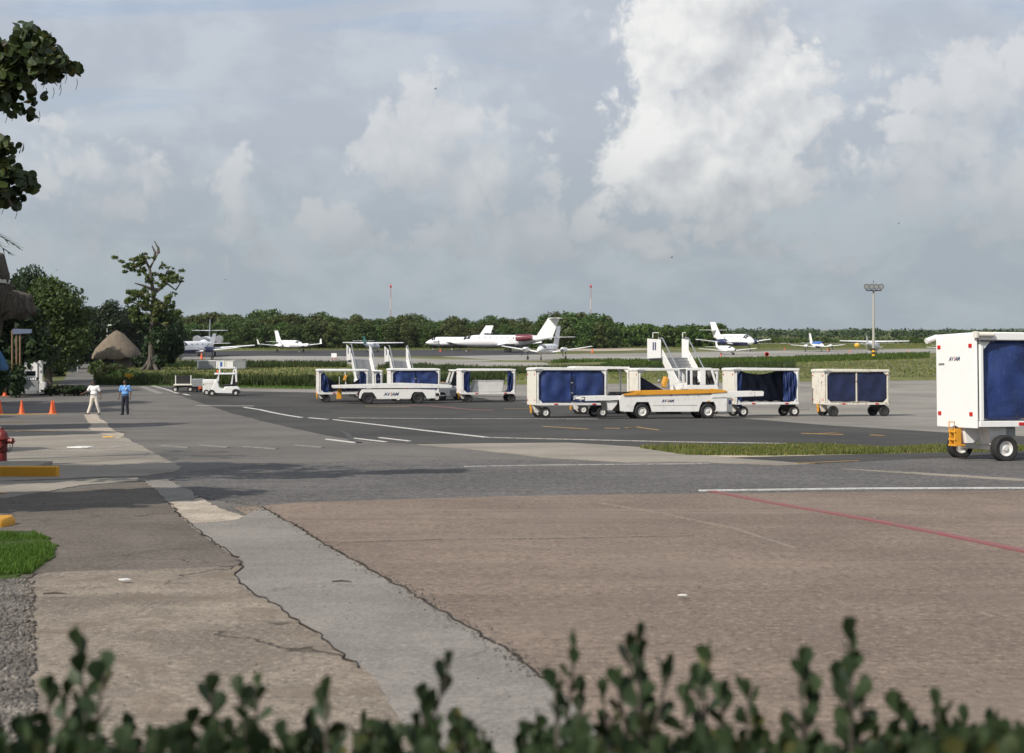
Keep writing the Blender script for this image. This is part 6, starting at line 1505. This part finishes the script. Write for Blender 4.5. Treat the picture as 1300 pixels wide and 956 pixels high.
def hand(mb, wrist, d, side, thumb):
    """palm with four curled fingers and a thumb; d points along the fingers"""
    d = Vector(d).normalized(); s = Vector(side).normalized(); n = d.cross(s)
    w = Vector(wrist); k = [w + d*.01, w + d*.085]
    mb.loft([[w + d*a + s*(u*b) + n*(v*.017) for u, v in ((-1,-1),(0,-1.2),(1,-1),(1,1),(0,1.2),(-1,1))] for a, b in ((-.02,.024),(.03,.036),(.09,.041))])
    for i, ln in enumerate((.068, .078, .073, .055)):
        p = w + d*.082 + s*((i-1.5)*.021); a = p + d*ln*.5 + n*.006; e = a + d*ln*.38 + n*.028
        mb.poly([p - d*.015, a, e], [.0095, .009, .007], 7)
    p = w + d*.03 + s*(.034*thumb); mb.poly([p, p + d*.035 + s*(.022*thumb) + n*.01, p + d*.068 + s*(.020*thumb) + n*.022], [.012, .011, .008], 7)
def person(label, loc, rz, J, top, trs, face_yaw, belt=None):
    """J: joints in metres, local x to the person's left, y to the back, z up"""
    t = thing('person', label, 'person', loc, rz)
    V = {k: Vector(v) for k, v in J.items()}
    hd, nk, ch, be, pe = V['head'], V['neck'], V['chest'], V['belly'], V['pelvis']
    Rf = Matrix.Rotation(face_yaw, 3, 'Z'); F = lambda x, y, z: hd + Rf @ Vector((x, y, z))
    balls = [(hd + Vector((0,0,.02)), (.076, .094, .108)), (F(0,-.025,-.055), (.058, .066, .065)), (F(0,-.098,-.012), (.013, .017, .024)), (F(0,-.088,-.058), (.025, .012, .011)), (F(.078,.005,-.01), (.011, .02, .03)), (F(-.078,.005,-.01), (.011, .02, .03)),
             (ch, (.165, .105, .15)), (be, (.155, .11, .14)), (pe, (.155, .11, .12))]
    segs = [(nk - Vector((0,0,.06)), hd - Vector((0,0,.05)), .058, .052)]
    for s in ('l', 'r'):
        segs += [(V['sh'+s], V['el'+s], .052, .040), (V['el'+s], V['wr'+s], .040, .028), (V['hip'+s], V['kn'+s], .082, .056), (V['kn'+s], V['an'+s], .056, .040)]
    b = flesh('body', skin, balls, segs, t, .013, 4)
    mb = MB()
    for s, th in (('l', -1), ('r', 1)):
        d = V['wr'+s] - V['el'+s]; hand(mb, V['wr'+s], d, Vector((0, -1, 0)) if abs(d.normalized().z) > .6 else Vector((0, -.3, 1)), 1)
    bm = bmesh.new(); bm.from_mesh(b.data); me2 = mb.mesh('hands', skin, 60); bm.from_mesh(me2); bm.to_mesh(b.data); bm.free()
    b.data.polygons.foreach_set('use_smooth', [True]*len(b.data.polygons))
    for sx in (-.03, .03): MB().ball(F(sx, -.088, .012), .011, .008, .007, 10, 6).build('eye', black_mat, b)
    h = flesh('hair', hair_m, [(F(0, .012, .055), (.082, .096, .085)), (F(0, .05, .0), (.076, .06, .07))], [], t, .012, 2)
    sh = [(ch, (.195, .128, .165)), (be, (.182, .135, .16)), ((pe + be)*.5, (.18, .128, .12)), (nk - Vector((0,0,.09)), (.10, .08, .05))]
    sg = []
    for s in ('l', 'r'):
        mid = V['sh'+s].lerp(V['el'+s], .72); sg += [(V['sh'+s], mid, .072, .070), (V['sh'+s], ch + Vector((0,0,.09)), .07, .08)]
    flesh('shirt', top, sh, sg, t, .016, 5)
    tg = [(pe, (.178, .128, .12)), (pe - Vector((0,0,.06)), (.172, .122, .10))]; ts = []
    for s in ('l', 'r'):
        ts += [(V['hip'+s], V['kn'+s], .100, .078), (V['kn'+s], V['an'+s] + Vector((0,0,.015)), .078, .068)]
    flesh('trousers', trs, tg, ts, t, .016, 4)
    bl = MB().lathe([(.181, -.02), (.184, .02)], n=28).build('belt', black_mat, t); bl.location = pe + Vector((0, 0, .085)); bl.scale = (1, .74, 1)
    for s in ('l', 'r'):
        a = V['an'+s]; f = V['toe'+s] - a; f.z = 0; f.normalize(); g = Vector((-f.y, f.x, 0)); m = MB()
        z0 = a.z - .085
        m.loft([[a + f*u + g*(w*v) + Vector((0, 0, -a.z + z0 + zz)) for v, zz in ((-1, 0), (1, 0), (1, hh*.6), (.5, hh), (-.5, hh), (-1, hh*.6))] for u, w, hh in ((-.085, .030, .07), (-.05, .042, .10), (.03, .045, .10), (.10, .050, .065), (.165, .042, .05), (.19, .02, .03))])
        m.build('shoe', shoe_black, t, smooth=60)
    return t, V
pa = at(119.5, 526.4)
# local axes: +x is image right because the man faces the camera (-y)
J1 = dict(head=(-.03,-.02,1.61), neck=(-.01,0,1.50), chest=(0,0,1.27), belly=(0,-.01,1.07), pelvis=(-.01,0,.92),
          shl=(.20,0,1.40), ell=(.30,.02,1.14), wrl=(.335,-.05,.90), shr=(-.20,0,1.40), elr=(-.33,-.02,1.17), wrr=(-.54,-.08,1.06),
          hipl=(.09,0,.90), knl=(.16,-.02,.50), anl=(.255,.06,.09), toel=(.30,-.14,.02), hipr=(-.09,0,.90), knr=(-.15,-.06,.50), anr=(-.27,-.12,.09), toer=(-.43,-.22,.02))
p1, _ = person('man in a white polo shirt and cream trousers walking with one arm held out', pa, 0, J1, shirt_white, trouser_white, R(-55))
J2 = dict(head=(-.02,0,1.62), neck=(0,0,1.51), chest=(0,0,1.28), belly=(0,0,1.08), pelvis=(0,0,.94),
          shl=(.195,0,1.42), ell=(.265,.03,1.15), wrl=(.27,-.04,.91), shr=(-.195,0,1.42), elr=(-.27,.02,1.15), wrr=(-.29,-.04,.90),
          hipl=(.085,0,.92), knl=(.10,-.02,.50), anl=(.115,.03,.09), toel=(.15,-.15,.02), hipr=(-.085,0,.92), knr=(-.11,-.02,.50), anr=(-.135,.02,.09), toer=(-.20,-.15,.02))
p2, V2 = person('man in a light blue uniform shirt and dark navy trousers standing still', at(159, 527), 0, J2, shirt_blue, trouser_navy, R(-25))
MB().box(.045, .10, -.143, -.135, 1.27, 1.36).build('badge', rim_white, p2, bevel=.004); MB().prism([(-.04, 1.50), (.04, 1.50), (0, 1.40)], -.118, -.10).build('undershirt', shirt_white, p2)

# ------------------------------------------------------------------ birds
def bird(px, py, Y, label, a, rz, s=1.0):
    t = thing('bird', label, 'bird', ((px-650)/FP*Y, Y, zat(py, Y)), rz, 'small birds high in the sky')
    MB().loft([[(x, r_*math.cos(6.28*i/8), r_*math.sin(6.28*i/8)) for i in range(8)] for x, r_ in ((.22,.01),(.17,.04),(.05,.07),(-.1,.05),(-.2,.03),(-.36,.045),(-.38,.01))]).build('body', black_mat, t)
    for sy in (-1, 1):
        MB().loft([[Vector((x+dx, sy*y, z+h)) for dx, h in ((.07,0),(0,.012),(-.1,0),(0,-.006))] for x, y, z in ((.06,.04,.03),(.09,.28,.03+a*.2),(-.02,.56,.03+a*.22))]).build('wing', black_mat, t)
    t.scale = (s, s, s)
for i, (px, py, lab) in enumerate(((553,113,'dark bird gliding above the small left cumulus'),(317,323,'dark bird right of the tall gnarled tree, wings raised'),(286,355,'small dark bird just above the wood near the tall tree'),(853,327,'dark bird below the big white cumulus, banking'),(1034,296,'dark bird in the grey band right of the big cumulus'),(1141,284,'small dark bird at the right, below the grey clouds'),(72,343,'small dark bird above the bright bushy tree at the left'))):
    bird(px, py, 120, lab, (.9,-.6,.4,1.2,-.4,1.0,.3)[i], i*1.1 + .5, .30 if i not in (0, 3) else .38)

# ------------------------------------------------------------------ shrubs in front of the camera
def shrub(label, x0, x1, sprigs, seed, fill):
    rg = random.Random(seed); cx = (x0+x1)/2; yb = 2.2
    b = Vector(((cx-650)/FP*yb, yb, gz(yb))); t = thing('shrub', label, 'shrub', b, 0, 'shrubs at the photographer\'s feet')
    V, F = [], []; st = MB()
    def leaf(p, d, ln, wd):
        d = d.normalized(); s = d.cross(Vector((rg.uniform(-1,1), rg.uniform(-1,1), rg.uniform(-.3,.3)))).normalized(); n = d.cross(s); o = len(V)
        prof = ((0,.06),(.22,.45),(.48,.82),(.72,1.0),(.9,.72),(1.0,.12))
        for u, w in prof:
            c = p + d*(ln*u) + n*(.10*ln*u*u)
            V.extend([c - s*(wd*w*.5) + n*(.10*wd*w), c - n*.02*wd, c + s*(wd*w*.5) + n*(.10*wd*w)])
        for k in range(len(prof)-1):
            for j in (0, 1): F.append((o+3*k+j, o+3*k+j+1, o+3*k+3+j+1, o+3*k+3+j))
    def sprig(px, py, y, ln, lean, dens=1.0, lw=.95):
        ln = ln*1.5 + .05
        tip = Vector(((px-650)/FP*y, y, zat(py + 34, y))) - b; base = tip - Vector((lean, rg.uniform(-.04,.04), ln))
        q = [base, base.lerp(tip, .5) + Vector((-lean*.12, 0, 0)), tip]; st.poly(q, [.0045, .0035, .002], 5)
        n = max(5, int(ln/.016*dens))
        for k in range(n):
            u = .12 + .86*k/(n-1); p = q[0].lerp(q[1], u*2) if u < .5 else q[1].lerp(q[2], u*2-1); a = k*2.4 + rg.uniform(-.4,.4); op = .75 - .55*(u if u > .8 else .0)
            leaf(p, Vector((math.cos(a)*op, math.sin(a)*op, rg.uniform(.55, 1.0))), rg.uniform(.038, .054)*lw*(1 - .12*u), rg.uniform(.023, .032)*lw)
        leaf(tip, Vector((lean*.5, 0, 1)), .036*lw, .020*lw)
    for px, py, y, lean, ln, dens in sprigs: sprig(px, py, y, ln, lean, dens)
    for k in range(int(fill*1.7)):
        px = rg.uniform(x0, x1); y = rg.uniform(1.75, 2.5); py = 893 + rg.uniform(-12, 55) + (2.5-y)*60
        sprig(px, py, y, rg.uniform(.14, .26), rg.uniform(-.05, .05), 1.15)
    for k in range(7):
        st.poly([(rg.uniform(-.03,.03), rg.uniform(-.05,.05), -.02), (rg.uniform(-.1,.1), rg.uniform(-.2,.1), .3), (rg.uniform(-.25,.25), rg.uniform(-.4,.1), .58)], [.009,.007,.004], 6)
    me = bpy.data.meshes.new('foliage'); me.from_pydata(V, [], F); me.materials.append(leaf_shrub); me.polygons.foreach_set('use_smooth', [True]*len(F)); me.update()
    obj('foliage', me, t); st.build('stems', bark, t)
D_ = 2.3
shrub('green shrub at the lower left corner with two blurred upright tips', -60, 210, [(100,786,D_,-.015,.16,.75),(132,819,2.2,.02,.12,1.0),(62,848,D_,.0,.10,.8),(84,852,2.35,.0,.08,.9)], 1, 46)
shrub('green shrub second from the left with low rounded tips', 200, 470, [(268,846,D_,-.01,.10,.9),(304,850,2.2,-.02,.09,.9),(329,842,D_,.02,.10,1.0),(414,853,2.2,.0,.08,.9)], 2, 46)
shrub('green shrub near the middle with one slanting feathery sprig', 460, 690, [(570,818,D_,.06,.12,.8),(536,858,2.3,-.01,.06,.8)], 3, 42)
shrub('green shrub right of the middle with the tallest cluster of dark tips', 680, 950, [(730,790,D_,.025,.16,.7),(704,842,2.2,-.01,.10,.8),(738,853,2.3,.01,.08,.8),(812,784,2.2,.0,.20,1.15),(797,794,2.3,-.03,.14,.7),(848,822,2.2,.05,.13,.9),(785,838,2.2,-.03,.10,.8),(766,853,2.3,-.02,.08,.8),(898,802,D_,.01,.15,.8),(886,835,2.2,-.02,.10,.7),(918,856,2.2,.01,.08,1.0),(870,858,2.2,.0,.07,.8),(950,854,2.2,.0,.09,.9)], 4, 46)
shrub('green shrub at the right with two blurred upright spikes', 945, 1190, [(1018,813,2.2,.0,.16,1.1),(1080,776,2.2,.0,.20,1.2),(1062,830,2.3,-.03,.10,.7),(1030,846,2.2,.02,.09,1.0),(1098,850,2.2,.02,.10,1.0),(1140,872,2.2,.0,.09,.9)], 5, 42)
shrub('green shrub at the lower right corner, lower than the others', 1180, 1370, [(1190,868,2.2,.0,.09,.9)], 6, 34)

# ------------------------------------------------------------------ air
def haze():
    m = bpy.data.materials.new('haze_air'); m.use_nodes = True; nt = m.node_tree; nt.nodes.clear()
    o = nt.nodes.new('ShaderNodeOutputMaterial'); v = nt.nodes.new('ShaderNodeVolumePrincipled')
    v.inputs['Color'].default_value = (.80, .86, .93, 1); v.inputs['Density'].default_value = .00006; v.inputs['Anisotropy'].default_value = .2
    nt.links.new(v.outputs[0], o.inputs['Volume'])
    b = MB().box(-6200, 6200, -60, 7600, -2.2, 46).build('haze', m, smooth=0); tag(b, 'thin bluish haze over the airfield', 'haze', kind='stuff')
haze()
